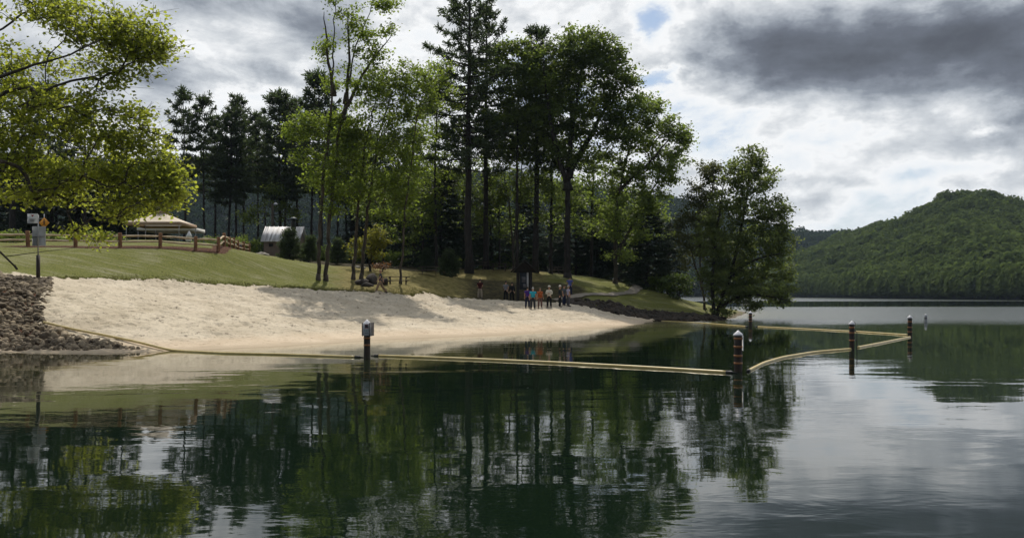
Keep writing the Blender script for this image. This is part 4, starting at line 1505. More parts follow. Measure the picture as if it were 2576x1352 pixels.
def scatter_rocks():
    rng = np.random.default_rng(8)
    poly = np.array(RIP_XY)
    lo, hi = poly.min(0), poly.max(0)
    P = []
    cell = {}
    for _ in range(60000):
        x, y = rng.uniform(lo, hi)
        if not inpoly(np.array([x]), np.array([y]), RIP_XY)[0]:
            continue
        r = rng.uniform(.09, .20) * (1.6 if rng.random() < .14 else 1)
        ok = True
        ci, cj = int(x / .5), int(y / .5)
        for a in (-1, 0, 1):
            for b in (-1, 0, 1):
                for (px, py, pr) in cell.get((ci + a, cj + b), ()):
                    if (px - x) ** 2 + (py - y) ** 2 < (.70 * (pr + r)) ** 2:
                        ok = False
        if ok:
            cell.setdefault((ci, cj), []).append((x, y, r))
            P.append((x, y, r))
    inview = [p for p in P if -.57 * p[1] < p[0]]
    inview.sort(key=lambda p: -p[2] / p[1] - (0.003 if p[1] < 43 else 0))
    single, rest = inview[:300], inview[300:] + [p for p in P if not -.57 * p[1] < p[0]]
    meshes = [np_mesh('riprap_rock', V, None, t, M_ROCK) for V, t in ROCKS]
    for i, (x, y, r) in enumerate(single):
        o = link_mesh('riprap_rock', meshes[i % 9])
        o.location = (x, y, gz(x, y) + r * rng.uniform(.15, .6))
        o.scale = (r * 1.25,) * 3
        o.rotation_euler = (rng.uniform(-.8, .8), rng.uniform(-.8, .8), rng.uniform(0, 6.28))
        tag(o, 'rough brown riprap rock lying in the rock slope at the left edge of the beach', 'rock', 'riprap rocks at the left of the beach')
    mb = MB()

    def put(x, y, r, dz=.2):
        V, t = ROCKS[rng.integers(0, 9)]
        M = np.array(Euler((rng.uniform(-.6, .6), rng.uniform(-.6, .6), rng.uniform(0, 6.28))).to_matrix())
        mb.add((V * r * 1.25) @ M.T + (x, y, gz(x, y) + r * dz), None, t)
    for p in rest:
        put(*p)
    # second, lower layer that closes the gaps
    for p in P[::2]:
        put(p[0] + rng.uniform(-.25, .25), p[1] + rng.uniform(-.25, .25), p[2] * .9, -.5)
    tag(mb.build('rock_pile', M_ROCK), 'mass of brown riprap stones filling the rock slope at the left', 'rocks', kind='stuff')
    # the bank of the point, small and dark
    mb = MB()
    band = [(1395, 758, 1452, 771), (1440, 753, 1500, 780), (1500, 757, 1560, 792), (1560, 770, 1610, 800), (1610, 783, 1660, 806), (1660, 785, 1710, 807), (1710, 790, 1770, 807), (1770, 796, 1830, 803)]
    n = 0
    for _ in range(5200):
        s = rng.uniform(0, len(band) - 1.001)
        i = int(s)
        f = s - i
        a = np.array(band[i]) * (1 - f) + np.array(band[i + 1]) * f
        w = rng.uniform(0, 1)
        p = hit(a[0] + (a[2] - a[0]) * w, a[1] + (a[3] - a[1]) * w, 68, 96) if n < 900 else None
        if p is None:
            break
        put(p[0] + rng.normal() * .15, p[1] + rng.normal() * .2, rng.uniform(.12, .30), .15)
        n += 1
    tag(mb.build('rock_bank', M_ROCKD), 'dark rocky bank below the gravel path on the point', 'rocks', kind='stuff')


scatter_rocks()


def stone(name, label, u, v, Y, size, mat, k, group=None, rz=0.0, parts=None):
    b = pt(u, v, Y)
    z = gz(b[0], Y)
    V, t = ROCKS[k]
    me = np_mesh(name, V * np.asarray(size), None, t, mat)
    o = link_mesh(name, me)
    o.location = (b[0], Y, z + size[2] * .3)
    o.rotation_euler = (0, 0, rz)
    return tag(o, label, 'boulder', group)


BG = 'dark boulders heaped on the grass'
stone('boulder', 'long flat dark boulder, left end of the heap beside the slim leaning trees', 912, 716, 71.5, (.75, .55, .62), M_BOULDER, 0, BG)
stone('boulder', 'dark boulder in the middle of the heap behind the walking man', 935, 712, 72.2, (.7, .55, .85), M_BOULDER, 3, BG, 1.0)
stone('boulder', 'small dark boulder at the right end of the heap beside the lower picnic table', 966, 716, 71.8, (.55, .45, .6), M_BOULDER, 5, BG, 2.0)
stone('boulder', 'small dark boulder in front of the heap', 924, 719, 70.7, (.5, .4, .35), M_BOULDER, 6, BG, .6)
PG = 'pale flat stones beside the shed'
stone('boulder', 'long pale flat stone at the end of the descending fence', 643, 640, 88.5, (1.1, .5, .28), M_PALEROCK, 1, PG, .1)
stone('boulder', 'pale rounded stone by the left corner of the shed', 663, 643, 89, (.7, .5, .45), M_PALEROCK, 4, PG, .4)
stone('boulder', 'small pale stone at the foot of the young pine by the shed', 775, 655, 86.5, (.4, .3, .2), M_PALEROCK, 7, PG, .9)
stone('boulder', 'small white stone on the lawn crest, left of two behind the slim trees', 899, 673, 85.5, (.26, .22, .26), M_PALEROCK, 2, 'white stones on the lawn crest')
stone('boulder', 'small white stone on the lawn crest, right of two behind the slim trees', 914, 674, 85.5, (.24, .2, .24), M_PALEROCK, 8, 'white stones on the lawn crest')
stone('boulder', 'cream boulder behind the fence right of the pedestrian sign', 222, 608, 74, (.5, .4, .5), M_PALEROCK, 3, None, .4)

# ---------------------------------------------------------------- floating booms
def boom_mat():
    m = principled('boom_yellow', (.50, .38, .13), .38, color2=(.62, .50, .22), scale=2.0, spec=.5)
    return m


M_BOOM = boom_mat()
M_BLACK = principled('black_rubber', (.012, .012, .012), .6, .3)


def boom(label, pts, caps=(True, True), r=.052):
    pts = np.array(pts)
    t = np.linspace(0, len(pts) - 1, 14 * len(pts))
    P = np.stack([np.interp(t, np.arange(len(pts)), pts[:, k]) for k in range(3)], 1)
    for _ in range(12):
        P[1:-1] = .25 * P[:-2] + .5 * P[1:-1] + .25 * P[2:]
    org = P.mean(0)
    root = empty('floating_boom', tuple(org))
    mb = MB()
    mb.tube(P - org, r, 14)
    mb.build('tube', M_BOOM, root, True)
    # couplings between the pipe lengths
    L = np.concatenate([[0], np.cumsum(np.linalg.norm(np.diff(P, axis=0), axis=1))])
    for e, on in ((0, caps[0]), (-1, caps[1])):
        if not on:
            continue
        d = (P[0] - P[3]) if e == 0 else (P[-1] - P[-4])
        d /= np.linalg.norm(d)
        mb = MB()
        p = P[e] - org
        mb.tube([p - d * .02, p + d * .16, p + d * .20, p + d * .20, p + d * .36], [r * 1.08, r * 1.05, r * .8, .02, .015], 12)
        mb.build('end_cap', M_BLACK, root, True)
    return tag(root, label, 'boom', 'yellow floating booms round the swimming area')


def wz(*uv):
    return [wat(u, v, .02) for u, v in uv]


def onland(*uv):
    out = []
    for u, v in uv:
        p = hit(u, v)
        out.append(np.array((p[0], p[1], gz(p[0], p[1]) + .16)))
    return out


boom('yellow boom running from the left rocks over the wet sand to the signed post', onland((110, 818), (180, 836), (260, 853), (340, 868)) + wz((432, 881), (560, 887.5), (720, 891), (894, 897)), (False, True))
boom('long straight yellow boom floating between the signed post and the nearest capped post', wz((952, 894), (1180, 902), (1400, 911.5), (1620, 923), (1828, 935.5)))
boom('curved yellow boom from the nearest capped post out to the post with the bracket', wz((1883, 931), (1920, 912), (1970, 897.5), (2050, 884.5), (2140, 877)), (True, False))
boom('short yellow boom from the post with the bracket to the outermost corner post', wz((2157, 873), (2220, 861), (2288, 847)), (False, False))
boom('far yellow boom from the back post to the outermost corner post', wz((1906, 821), (2030, 827), (2150, 833), (2284, 842)), (True, False))
boom('yellow boom from the rocky bank of the point to the back post', onland((1590, 787), (1615, 795)) + wz((1650, 806), (1700, 808.5), (1780, 813), (1876, 820.5)), (False, True))

# ---------------------------------------------------------------- posts in the water
M_PILE = principled('tarred_pile', (.014, .010, .008), .7, color2=(.04, .026, .018), scale=5, bump=.4, bscale=14, stretch=(1, 1, .2))
M_CAP = principled('white_cap', (.62, .62, .66), .45, .06)
M_BAND = principled('orange_band', (.30, .125, .04), .45, .12)
M_SIGNW = principled('sign_white', (.70, .71, .72), .5, .04)
M_SIGNBACK = principled('sign_back', (.36, .37, .38), .5, .06, metal=.3)
M_DARKEDGE = principled('sign_dark_edge', (.06, .05, .045), .6, .2)
M_INK = principled('sign_ink', (.03, .02, .03), .6, .1)
M_RED = principled('sign_red', (.40, .05, .04), .5, .1)
M_TEAL = principled('sign_teal', (.05, .20, .18), .5, .1)
M_ORANGE = principled('sign_orange', (.72, .30, .02), .5, .06)
M_STEEL = principled('galvanised_steel', (.33, .34, .35), .45, .12, metal=.6)


def post(label, u, v, vtop, r, bands, nm='marker_post'):
    p = wat(u, v)
    Y = p[1]
    h = CAM_H + (HV - vtop) / F * Y
    root = empty(nm, tuple(p))
    mb = MB()
    zs = np.linspace(-1.2, h - .16, 9)
    mb.tube([(0, 0, z) for z in zs], [r * (1.02 - .01 * i) for i in range(9)], 18)
    mb.build('pile', M_PILE, root, True)
    mb = MB()
    mb.lathe((0, 0, h - .17), [(r * .2, .005), (r * 1.16, .005), (r * 1.18, .03), (r * 1.1, .05), (r * .55, .115), (r * .12, .168), (.001, .172)], 18)
    mb.build('cap', M_CAP, root, False)
    for z in bands:
        mb = MB()
        mb.lathe((0, 0, z * h), [(r * .9, -.032), (r * 1.035, -.032), (r * 1.035, .032), (r * .9, .032)], 18)
        mb.build('band', M_BAND, root, True)
    tag(root, label, 'post', 'dark marker posts of the swimming area')
    return root, h, r


def plate(parent, name, mat, c, w, h, th=.02, rz=0.0):
    mb = MB()
    mb.box((0, 0, 0), (w, th, h), None, .004)
    o = mb.build(name, mat, parent)
    o.location = c
    o.rotation_euler = (0, 0, rz)
    return o


def text(parent, body, size, c, mat, rz=0.0, name='lettering'):
    cu = bpy.data.curves.new(name, 'FONT')
    cu.body = body
    cu.size = size
    cu.align_x = 'CENTER'
    cu.align_y = 'CENTER'
    cu.extrude = .002
    ob = bpy.data.objects.new(name, cu)
    col.objects.link(ob)
    bpy.context.view_layer.update()
    me = bpy.data.meshes.new_from_object(ob.evaluated_get(bpy.context.evaluated_depsgraph_get()))
    bpy.data.objects.remove(ob)
    me.materials.clear()
    me.materials.append(mat)
    o = link_mesh(name, me, parent)
    o.location = c
    o.rotation_euler = (R(90), 0, rz)
    return o


# the signed post
root, h, r = post('dark post with white signs on all sides of its head, between the two front booms', 923, 900, 803, .125, (.52, .34))
zc = h - .36
sg = plate(root, 'sign_panel', M_SIGNW, (.01, -.145, zc), .31, .47)
mb = MB()          # small boat pictograph over a bar
mb.poly([(-.085, .02), (.085, .02), (.06, -.03), (-.06, -.03)], (0, -.012, .10), .006)
mb.box((-.01, -.012, .145), (.10, .006, .04))
mb.build('pictograph', M_INK, sg)
mb = MB()
mb.box((0, -.012, .175), (.16, .006, .018))
mb.box((0, -.012, .045), (.16, .006, .018))
mb.build('stripe', M_RED, sg)
text(sg, 'NO', .12, (0, -.012, -.05), M_TEAL)
mb = MB()
mb.box((0, -.012, -.14), (.14, .006, .012))
mb.build('stripe', M_TEAL, sg)
for sx in (-1, 1):
    plate(root, 'sign_panel', M_DARKEDGE, (sx * .175, -.02, zc), .46, .50, .02, R(90 - sx * 12))
# nearest capped post
root, h, r = post('thick dark post with a side sign at the right end of the long straight boom', 1856, 933, 830, .13, (.60, .38, .20, .80))
plate(root, 'sign_panel', M_SIGNW, (.155, .03, h - .40), .36, .46, .02, R(82))
post('back post seen under the leaning tree where two far booms meet', 1887, 820, 782, .13, (.52, .72, .34))
root, h, r = post('dark post with a black bracket beside it, where the curved boom ends', 2142, 878, 806, .115, (.76, .58, .32))
mb = MB()
mb.tube([(.16, -.06, -.9), (.20, -.06, .1), (.20, -.06, h * .60), (.15, -.03, h * .64), (.08, 0, h * .64)], .018, 8)
mb.tube([(.20, -.06, h * .32), (.08, 0, h * .32)], .016, 6)
mb.build('bracket', M_BLACK, root, True)
mb = MB()
mb.box((.13, 0, h - .12), (.05, .03, .14), None, .01)
mb.build('latch', M_DARKEDGE, root)
post('outermost corner post with white cap at the right end of the booms', 2288, 847, 792, .12, (.70, .45, .24))
p = wat(2328, 809)
root = empty('marker_buoy', tuple(p))
mb = MB()
mb.lathe((0, 0, 0), [(.02, -.4), (.12, -.3), (.125, .0), (.115, .42), (.115, .50), (.02, .50)], 14)
mb.build('float', M_SIGNBACK, root, True)
mb = MB()
mb.lathe((0, 0, .5), [(.03, .002), (.12, .002), (.11, .06), (.05, .15), (.001, .17)], 14)
mb.build('cap', M_CAP, root)
mb = MB()
mb.lathe((0, 0, .30), [(.10, -.05), (.1205, -.05), (.1195, .05), (.10, .05)], 14)
mb.build('band', M_INK, root, True)
tag(root, 'small grey marker buoy farthest out on the open lake', 'buoy')

# ---------------------------------------------------------------- split-rail fence
M_RAIL = principled('split_rail', (.44, .33, .21), .85, color2=(.64, .52, .36), scale=2.5, bump=.5, bscale=12)
M_FPOST = principled('fence_post_wood', (.15, .065, .028), .9, color2=(.26, .125, .055), scale=5, bump=.5, bscale=12)


def fence():
    rng = np.random.default_rng(12)
    P = [np.array((x, y, gz(x, y))) for x, y in FENCE_XY]
    org = P[0].copy()
    root = empty('split_rail_fence', tuple(org))
    for i, p in enumerate(P):
        mb = MB()
        hgtp = 1.02 + rng.uniform(-.04, .05)
        mb.box((0, 0, hgtp / 2 - .15), (.23, .19, hgtp + .3), (rng.uniform(-.03, .03), rng.uniform(-.03, .03), rng.uniform(-.2, .2)), .025)
        o = mb.build('post', M_FPOST, root)
        o.location = p - org
    for a, b in zip(P[:-1], P[1:]):
        for zr in (.80, .42):
            mb = MB()
            n = 6
            q = [a - org + (b - a) * (k / (n - 1)) + np.array((0, rng.normal() * .012, zr + rng.normal() * .014)) for k in range(n)]
            mb.tube(q, [.045] + [.07 + rng.uniform(-.01, .01) for _ in range(n - 2)] + [.045], 7)
            mb.build('rail', M_RAIL, root)
    tag(root, 'two-rail split-rail wooden fence along the top of the lawn, stepping down to the right', 'fence')


fence()

# ---------------------------------------------------------------- roadside signs at the left
def signs():
    b = pt(96, 698, 50.3)
    z0 = gz(b[0], b[1])
    k = 50.3 / F
    root = empty('sign_post', (b[0], b[1], z0))
    H = (HV - 540) * k + CAM_H - z0
    zp = (HV - 641) * k + CAM_H - z0
    mb = MB()
    mb.tube([(0, 0, -.4), (0, 0, zp)], [.105, .10], 12)
    mb.build('base_pile', M_PILE, root, True)
    mb = MB()
    mb.box((0, 0, (zp + H) / 2), (.055, .05, H - zp))
    mb.build('pole', M_STEEL, root)
    zt = (HV - 549.5) * k + CAM_H - z0
    s = plate(root, 'sign_panel', M_SIGNW, (-.28, -.04, zt), 26 * k, 24 * k)
    mb = MB()
    mb.poly([(-.09, .06), (.09, .06), (0, -.05)], (0, -.012, .14), .006)
    mb.build('pictograph', M_RED, s)
    mb = MB()
    mb.box((0, -.013, .155), (.05, .006, .02))
    for q in range(3):
        mb.box((0, -.013, -.03 - q * .06), (.34 - q * .06, .006, .016))
    mb.build('stripe', M_INK, s)
    mb = MB()
    mb.box((.0, .0, zt), (.5, .03, .04))
    mb.build('bracket', M_STEEL, root)
    zb = (HV - 593.5) * k + CAM_H - z0
    plate(root, 'sign_panel', M_SIGNBACK, (.02, .045, zb), 34 * k, 49 * k)['label'] = 'large pale grey back of a sign panel behind the pole'
    mb = MB()
    mb.box((.02, .025, zb), (34 * k, .02, .03))
    mb.build('bracket', M_STEEL, root)
    tag(root, 'pole with two white rectangular signs on a black pile among the rocks', 'sign')
    # pedestrian warning sign by the road
    b = pt(111, 600, 69)
    z0 = gz(b[0], 69)
    k = 69 / F
    root = empty('warning_sign', (b[0], 69, z0))
    H = (HV - 538) * k + CAM_H - z0
    mb = MB()
    mb.box((-.02, .03, H / 2 - .1), (.06, .04, H + .2))
    mb.build('pole', M_STEEL, root)
    zc = (HV - 560) * k + CAM_H - z0
    mb = MB()
    s = 13.5 * k
    mb.poly([(0, -s), (s, 0), (0, s), (-s, 0)], (0, 0, zc), .02)
    pan = mb.build('sign_panel', M_ORANGE, root)
    mb = MB()
    mb.ball((0, -.016, zc + .19), (.045, .006, .045))
    mb.tube([(0, -.016, zc + .13), (.01, -.016, zc - .02)], [.04, .035], 6)
    mb.tube([(.01, -.016, zc - .02), (.07, -.016, zc - .12), (.06, -.016, zc - .21)], .024, 6)
    mb.tube([(.01, -.016, zc - .02), (-.04, -.016, zc - .12), (-.10, -.016, zc - .2)], .024, 6)
    mb.tube([(.0, -.016, zc + .1), (.09, -.016, zc + .03)], .018, 6)
    mb.tube([(.0, -.016, zc + .1), (-.08, -.016, zc + .01)], .018, 6)
    mb.build('pictograph', M_INK, pan)
    tag(root, 'yellow diamond pedestrian warning sign on a thin grey pole', 'sign')


signs()

# ---------------------------------------------------------------- canopy tents, shed, kiosk
M_CANVAS = principled('beige_canvas', (.52, .45, .36), .9, .07, 3, .3, 6)
M_CANVASW = principled('white_canvas', (.62, .62, .60), .9, .05, 3, .3, 6)
M_CANVASB = principled('brown_canvas', (.34, .24, .17), .9, .1)


def tent(label, u0, u1, vapex, veave, vlow, Y, m_roof, m_val, vent=True):
    uc = (u0 + u1) / 2
    k = Y / F
    x = (uc - CX) * k
    z0 = gz(x, Y)
    root = empty('canopy_tent', (x, Y, z0))
    w = (u1 - u0) * k / 2
    d = w * .92
    ze, za, zl = [(HV - v) * k + CAM_H - z0 for v in (veave, vapex, vlow)]
    mb = MB()
    n = 9
    V, q = [], []
    for i in range(n):
        t = i / (n - 1)
        s = 1 - t
        zz = ze + (za - ze) * (t ** 1.15)
        sag = .0
        for (a, b) in ((-1, -1), (0, -1), (1, -1), (1, 0), (1, 1), (0, 1), (-1, 1), (-1, 0)):
            mid = .06 * math.sin(math.pi * t) if (a == 0 or b == 0) else 0
            V.append((a * w * max(s, .02), b * d * max(s, .02), zz - mid))
    for i in range(n - 1):
        for j in range(8):
            q.append((i * 8 + j, i * 8 + (j + 1) % 8, (i + 1) * 8 + (j + 1) % 8, (i + 1) * 8 + j))
    mb.add(V, q)
    mb.build('canopy', m_roof, root)
    mb = MB()
    for (cx, cy, sx, sy) in ((0, -d, 2 * w, .02), (0, d, 2 * w, .02), (-w, 0, .02, 2 * d - .05), (w, 0, .02, 2 * d - .05)):
        mb.box((cx, cy, (ze + zl) / 2 - .012), (sx, sy, abs(ze - zl)))
    mb.build('valance', m_val, root)
    for a in (-1, 1):
        for b in (-1, 1):
            mb = MB()
            mb.box((a * (w - .08), b * (d - .08), ze / 2 - .15), (.05, .05, ze + .25))
            mb.build('leg', M_STEEL, root)
    if vent:
        mb = MB()
        V, q = [], []
        for r_, zz in ((.17, za - .20), (.20, za - .07), (.0, za + .10)):
            for (a, b) in ((-1, -1), (1, -1), (1, 1), (-1, 1)):
                V.append((a * max(w * r_, .02), b * max(d * r_, .02), zz + .06))
        for i in range(2):
            for j in range(4):
                q.append((i * 4 + j, i * 4 + (j + 1) % 4, (i + 1) * 4 + (j + 1) % 4, (i + 1) * 4 + j))
        mb.add(V, q)
        mb.build('vent', m_val, root)
    tag(root, label, 'tent', 'canopy tents behind the fence')


tent('beige peaked canopy tent with a brown valance behind the fence', 340, 474, 532, 562, 570, 76, M_CANVAS, M_CANVASB)
tent('low white canopy tent partly hidden behind the beige one', 368, 496, 556, 573.5, 583, 82, M_CANVASW, M_CANVASW, False)

# white bundle by the fence
b = pt(475, 616, 71)
root = empty('cloth_bundle', (b[0], 71, gz(b[0], 71)))
mb = MB()
mb.ball((0, 0, .22), (.26, .2, .24), 12, 8)
mb.build('sack', M_SIGNW, root, True)
mb = MB()
mb.lathe((0.02, 0, .40), [(.20, 0), (.24, .06), (.14, .24), (.05, .42), (.01, .48)], 10)
mb.build('tied_top', M_SIGNW, root, True)
tag(root, 'white pointed cloth bundle on the ground behind the fence near the tents', 'bundle')
# litter bin at the end of the fence
b = pt(609, 634, 86)
root = empty('litter_bin', (b[0] - .3, 86, gz(b[0] - .3, 86)))
mb = MB()
mb.lathe((0, 0, 0), [(.02, 0), (.26, 0), (.30, .75), (.02, .75)], 14)
mb.build('barrel', M_INK, root, True)
mb = MB()
mb.lathe((0, 0, .75), [(.02, .002), (.33, .002), (.30, .12), (.15, .22), (.001, .25)], 14)
mb.build('lid', M_CAP, root, True)
tag(root, 'dark litter bin with a pale domed lid beside the descending fence', 'bin')

M_BLOCK = principled('shed_wall_paint', (.16, .12, .095), .9, .12, 2.5, .3, 8)
M_ROOFW = principled('pale_metal_roof', (.36, .35, .35), .5, color2=(.70, .70, .72), scale=2, metal=.15, stretch=(3, .25, .25))
M_DARKWOOD = principled('dark_stained_wood', (.010, .008, .006), .85, color2=(.022, .017, .013), scale=4, bump=.4, bscale=12)


def shed():
    Y = 95
    k = Y / F
    u0, u1 = 663, 750
    x0, x1 = (u0 - CX) * k, (u1 - CX) * k
    xc = (x0 + x1) / 2
    w = x1 - x0
    z0 = gz(xc, Y) - .2
    root = empty('shed', (xc, Y, z0))
    ze = (HV - 605) * k + CAM_H - z0
    d = 3.2
    zr = (HV - 571) * (Y + d / 2) / F + CAM_H - z0
    mb = MB()
    V = []
    for x in (-w / 2, w / 2):
        V += [(x, 0, 0), (x, d, 0), (x, d, ze), (x, d / 2, zr - .1), (x, 0, ze)]
    q = [(0, 5, 9, 4), (1, 2, 7, 6)]
    t = [(4, 3, 2), (9, 7, 8)]
    mb.add(V, q + [(0, 4, 2, 1), (5, 6, 7, 9)], t)
    mb.build('wall', M_BLOCK, root)
    # ribbed roof, two slopes
    mb = MB()
    sl = math.atan2(zr - ze, d / 2 + .25)
    Ls = math.hypot(zr - ze, d / 2 + .25)
    for sgn, yc in ((1, d / 4 - .125), (-1, 3 * d / 4 + .125)):
        mb.box((0, yc, (ze + zr) / 2 + .02), (w + .5, Ls, .05), (sgn * sl, 0, 0))
        for i in range(10):
            x = -w / 2 - .22 + (w + .44) * i / 9
            mb.box((x, yc, (ze + zr) / 2 + .065), (.06, Ls - .01, .07), (sgn * sl, 0, 0))
    mb.build('roof', M_ROOFW, root)
    mb = MB()
    mb.box((0, -.25, ze - .05), (w + .5, .04, .14))
    mb.build('fascia', M_ROOFW, root)
    mb = MB()
    mb.box((-w / 2 + .75, -.012, ze - .45), (.42, .03, .32), None, .01)
    mb.build('vent', M_DARKWOOD, root)
    mb = MB()
    mb.box((.35, -.014, (ze - .45) / 2 + .1), (.85, .035, ze - .5), None, .01)
    dr = mb.build('door', M_DARKWOOD, root)
    mb = MB()
    mb.ball((.68, -.05, 1.05), .035)
    mb.build('handle', M_STEEL, dr)
    # flue with a wide cowl
    xf = (735 - 706.5) * k
    yf = .55
    zb = ze + (zr - ze) * .45
    zt = (HV - 545) * k + CAM_H - z0
    mb = MB()
    mb.tube([(xf, yf, zb - .2), (xf, yf, zb + .5), (xf, yf, zb + .55), (xf, yf, zt - .55), (xf, yf, zt - .2)], [.20, .20, .27, .25, .16], 12)
    fl = mb.build('chimney', M_BLACK, root, True)
    mb = MB()
    mb.lathe((xf, yf, zt - .2), [(.14, 0), (.42, -.06), (.44, 0), (.25, .16), (.02, .22)], 14)
    mb.build('cowl', principled('dark_teal_metal', (.02, .04, .045), .6, .15), fl, True)
    tag(root, 'small brown shed with a pale ribbed metal roof and black flue', 'shed')
    # lamp pole behind
    x = (685 - CX) / F * 103
    z0 = gz(x, 103)
    root = empty('lamp_pole', (x, 103, z0))
    H = (HV - 512) / F * 103 + CAM_H - z0
    mb = MB()
    mb.tube([(0, 0, -.3), (0, 0, H)], [.15, .12], 10)
    mb.build('pole', M_BARKL, root, True)
    mb = MB()
    mb.tube([(0, 0, H - .25), (.3, -.2, H + .05), (.42, -.3, H + .05)], .03, 6)
    mb.build('arm', M_STEEL, root, True)
    mb = MB()
    mb.lathe((.45, -.32, H - .14), [(.02, .2), (.10, .2), (.24, .06), (.22, 0), (.02, -.02)], 12)
    mb.build('lamp_shade', M_CAP, root, True)
    tag(root, 'brown wooden lamp pole with a white lamp head behind the shed', 'lamp')


shed()


def kiosk():
    Y = 80.5
    k = Y / F
    x0 = (1302.5 - CX) * k
    x1 = (1334.5 - CX) * k
    xc = (x0 + x1) / 2
    hw = (x1 - x0) / 2
    z0 = min(gz(x0, Y), gz(x1, Y))
    root = empty('information_kiosk', (xc, Y, z0))
    ze = (HV - 684) * k + CAM_H - z0
    zr = (HV - 655) * k + CAM_H - z0
    for sx in (-1, 1):
        for y in (0, 1.1):
            mb = MB()
            mb.box((sx * hw, y, ze / 2 - .1), (.26, .24, ze + .25), None, .02)
            mb.build('post', M_DARKWOOD, root)
    # pitched roof, gable towards the lake, wide eaves
    mb = MB()
    ew = 33.5 * k
    sl = math.atan2(zr - ze, ew)
    Ls = math.hypot(zr - ze, ew)
    for s in (-1, 1):
        mb.box((s * ew / 2, .55, (ze + zr) / 2 + .03), (Ls, 2.6, .08), (0, s * sl, 0))
    mb.build('roof', M_DARKWOOD, root)
    mb = MB()
    V = [(-ew * .9, 0, ze - .02), (ew * .9, 0, ze - .02), (0, 0, zr - .10), (-ew * .9, 1.1, ze - .02), (ew * .9, 1.1, ze - .02), (0, 1.1, zr - .10)]
    mb.add(V, [(0, 3, 4, 1)], [(0, 1, 2), (3, 5, 4)])
    mb.build('gable', M_DARKWOOD, root)
    zp = .95
    ph = 1.75
    mb = MB()
    mb.box((0, .30, zp + ph / 2), (2 * hw - .30, .08, ph))
    pan = mb.build('notice_board', principled('board_blue_grey', (.04, .055, .075), .7, .2), root)
    mb = MB()
    mb.box((0, .24, zp + ph - .06), (2 * hw - .3, .03, .10))
    mb.build('board_trim', principled('board_trim_blue', (.10, .16, .28), .6, .1), pan)
    mb = MB()
    mb.box((hw - .26, .235, zp + .85), (.16, .02, 1.45))
    mb.build('white_strip', principled('paper_white', (.75, .76, .78), .6, .04), pan)
    mb = MB()
    mb.box((-.05, .24, zp + .9), (.34, .015, .5))
    mb.box((.02, .24, zp + .35), (.26, .015, .3))
    mb.build('notice', principled('notice_paper', (.16, .16, .17), .7, .3), pan)
    tag(root, 'dark wooden information kiosk with a pitched roof at the top of the beach', 'kiosk')


kiosk()

# ---------------------------------------------------------------- picnic tables
M_TABLE = principled('table_wood', (.050, .038, .028), .85, color2=(.11, .085, .065), scale=4, bump=.4, bscale=12, stretch=(.3, 1, 1))


def table_proto(label, group, mat=None):
    mat = mat or M_TABLE
    root = empty('picnic_table', (0, 0, 0))
    mb = MB()
    for i in range(5):
        mb.box((0, -.30 + i * .15, .74), (1.9, .138, .045), None, .008)
    mb.build('tabletop', mat, root)
    for s in (-1, 1):
        mb = MB()
        for i in range(2):
            mb.box((0, s * (.62 + i * .15), .44), (1.9, .138, .045), None, .008)
        mb.build('bench_seat', mat, root)
    for s in (-1, 1):
        mb = MB()
        x = s * .62
        for a in (-1, 1):
            mb.box((x, a * .45, .35), (.06, .11, .86), (a * R(30), 0, 0))
        mb.box((x + s * .062, 0, .385), (.05, 1.6, .11))
        mb.box((x + s * .062, 0, .67), (.05, .76, .09))
        mb.build('leg_frame', mat, root)
    tag(root, label, 'picnic table', group)
    return root


def set_at(o, u, v, Y, rz):
    x = (u - CX) / F * Y
    o.location = (x, Y, gz(x, Y) + .02)
    o.rotation_euler = (0, 0, rz)


TG = 'dark wooden picnic tables'
t0 = table_proto('dark picnic table on the lower grass beside the thin sapling', TG)
set_at(t0, 1001, 724, 73, R(4))
for (u, v, Y, rz, lab) in ((1079, 692, 84, 5, 'dark picnic table on the lawn crest left of the dense young pine'),
                           (1411, 690, 103, 25, 'dark picnic table in the shade beside the round-crowned tree'),
                           (1205, 686, 98, -12, 'long grey picnic table just right of the great pine'),
                           (1256, 686, 97, 4, 'long grey picnic table left of the kiosk roof')):
    c = copy_tree(t0)
    c['label'] = lab
    set_at(c, u, v, Y, R(rz))
# timber edging of the wood behind the tables
mb = MB()
for a, b in (((1195, 686), (1290, 684)),):
    pass

# ---------------------------------------------------------------- people
M_SKIN = principled('skin', (.42, .24, .16), .6, .08, spec=.3)
M_HAIRG = principled('grey_hair', (.30, .29, .28), .8, .15)
M_HAIRD = principled('dark_hair', (.03, .022, .016), .8, .2)
M_SHOE = principled('dark_shoes', (.02, .017, .015), .6, .2)
_cloth = {}


def cloth(rgb):
    if rgb not in _cloth:
        _cloth[rgb] = principled('cloth', rgb, .9, .12, 6, .4, 14, .15)
    return _cloth[rgb]


def skinned(V, E, Rr, root_i=0, sub=1):
    me = bpy.data.meshes.new('tmp')
    me.from_pydata([tuple(v) for v in V], E, [])
    o = bpy.data.objects.new('tmp', me)
    col.objects.link(o)
    sk = o.modifiers.new('skin', 'SKIN')
    sk.branch_smoothing = .6
    for i, r in enumerate(Rr):
        s = me.skin_vertices[0].data[i]
        s.radius = r if hasattr(r, '__len__') else (r, r)
        s.use_root = (i == root_i)
    if sub:
        ss = o.modifiers.new('sub', 'SUBSURF')
        ss.levels = sub
        ss.render_levels = sub
    bpy.context.view_layer.update()
    dg = bpy.context.evaluated_depsgraph_get()
    m2 = bpy.data.meshes.new_from_object(o.evaluated_get(dg))
    Vv = np.array([v.co[:] for v in m2.vertices])
    q = [list(p.vertices) for p in m2.polygons if len(p.vertices) == 4]
    t = [list(p.vertices) for p in m2.polygons if len(p.vertices) == 3]
    bpy.data.objects.remove(o)
    bpy.data.meshes.remove(me)
    bpy.data.meshes.remove(m2)
    return Vv, q, t


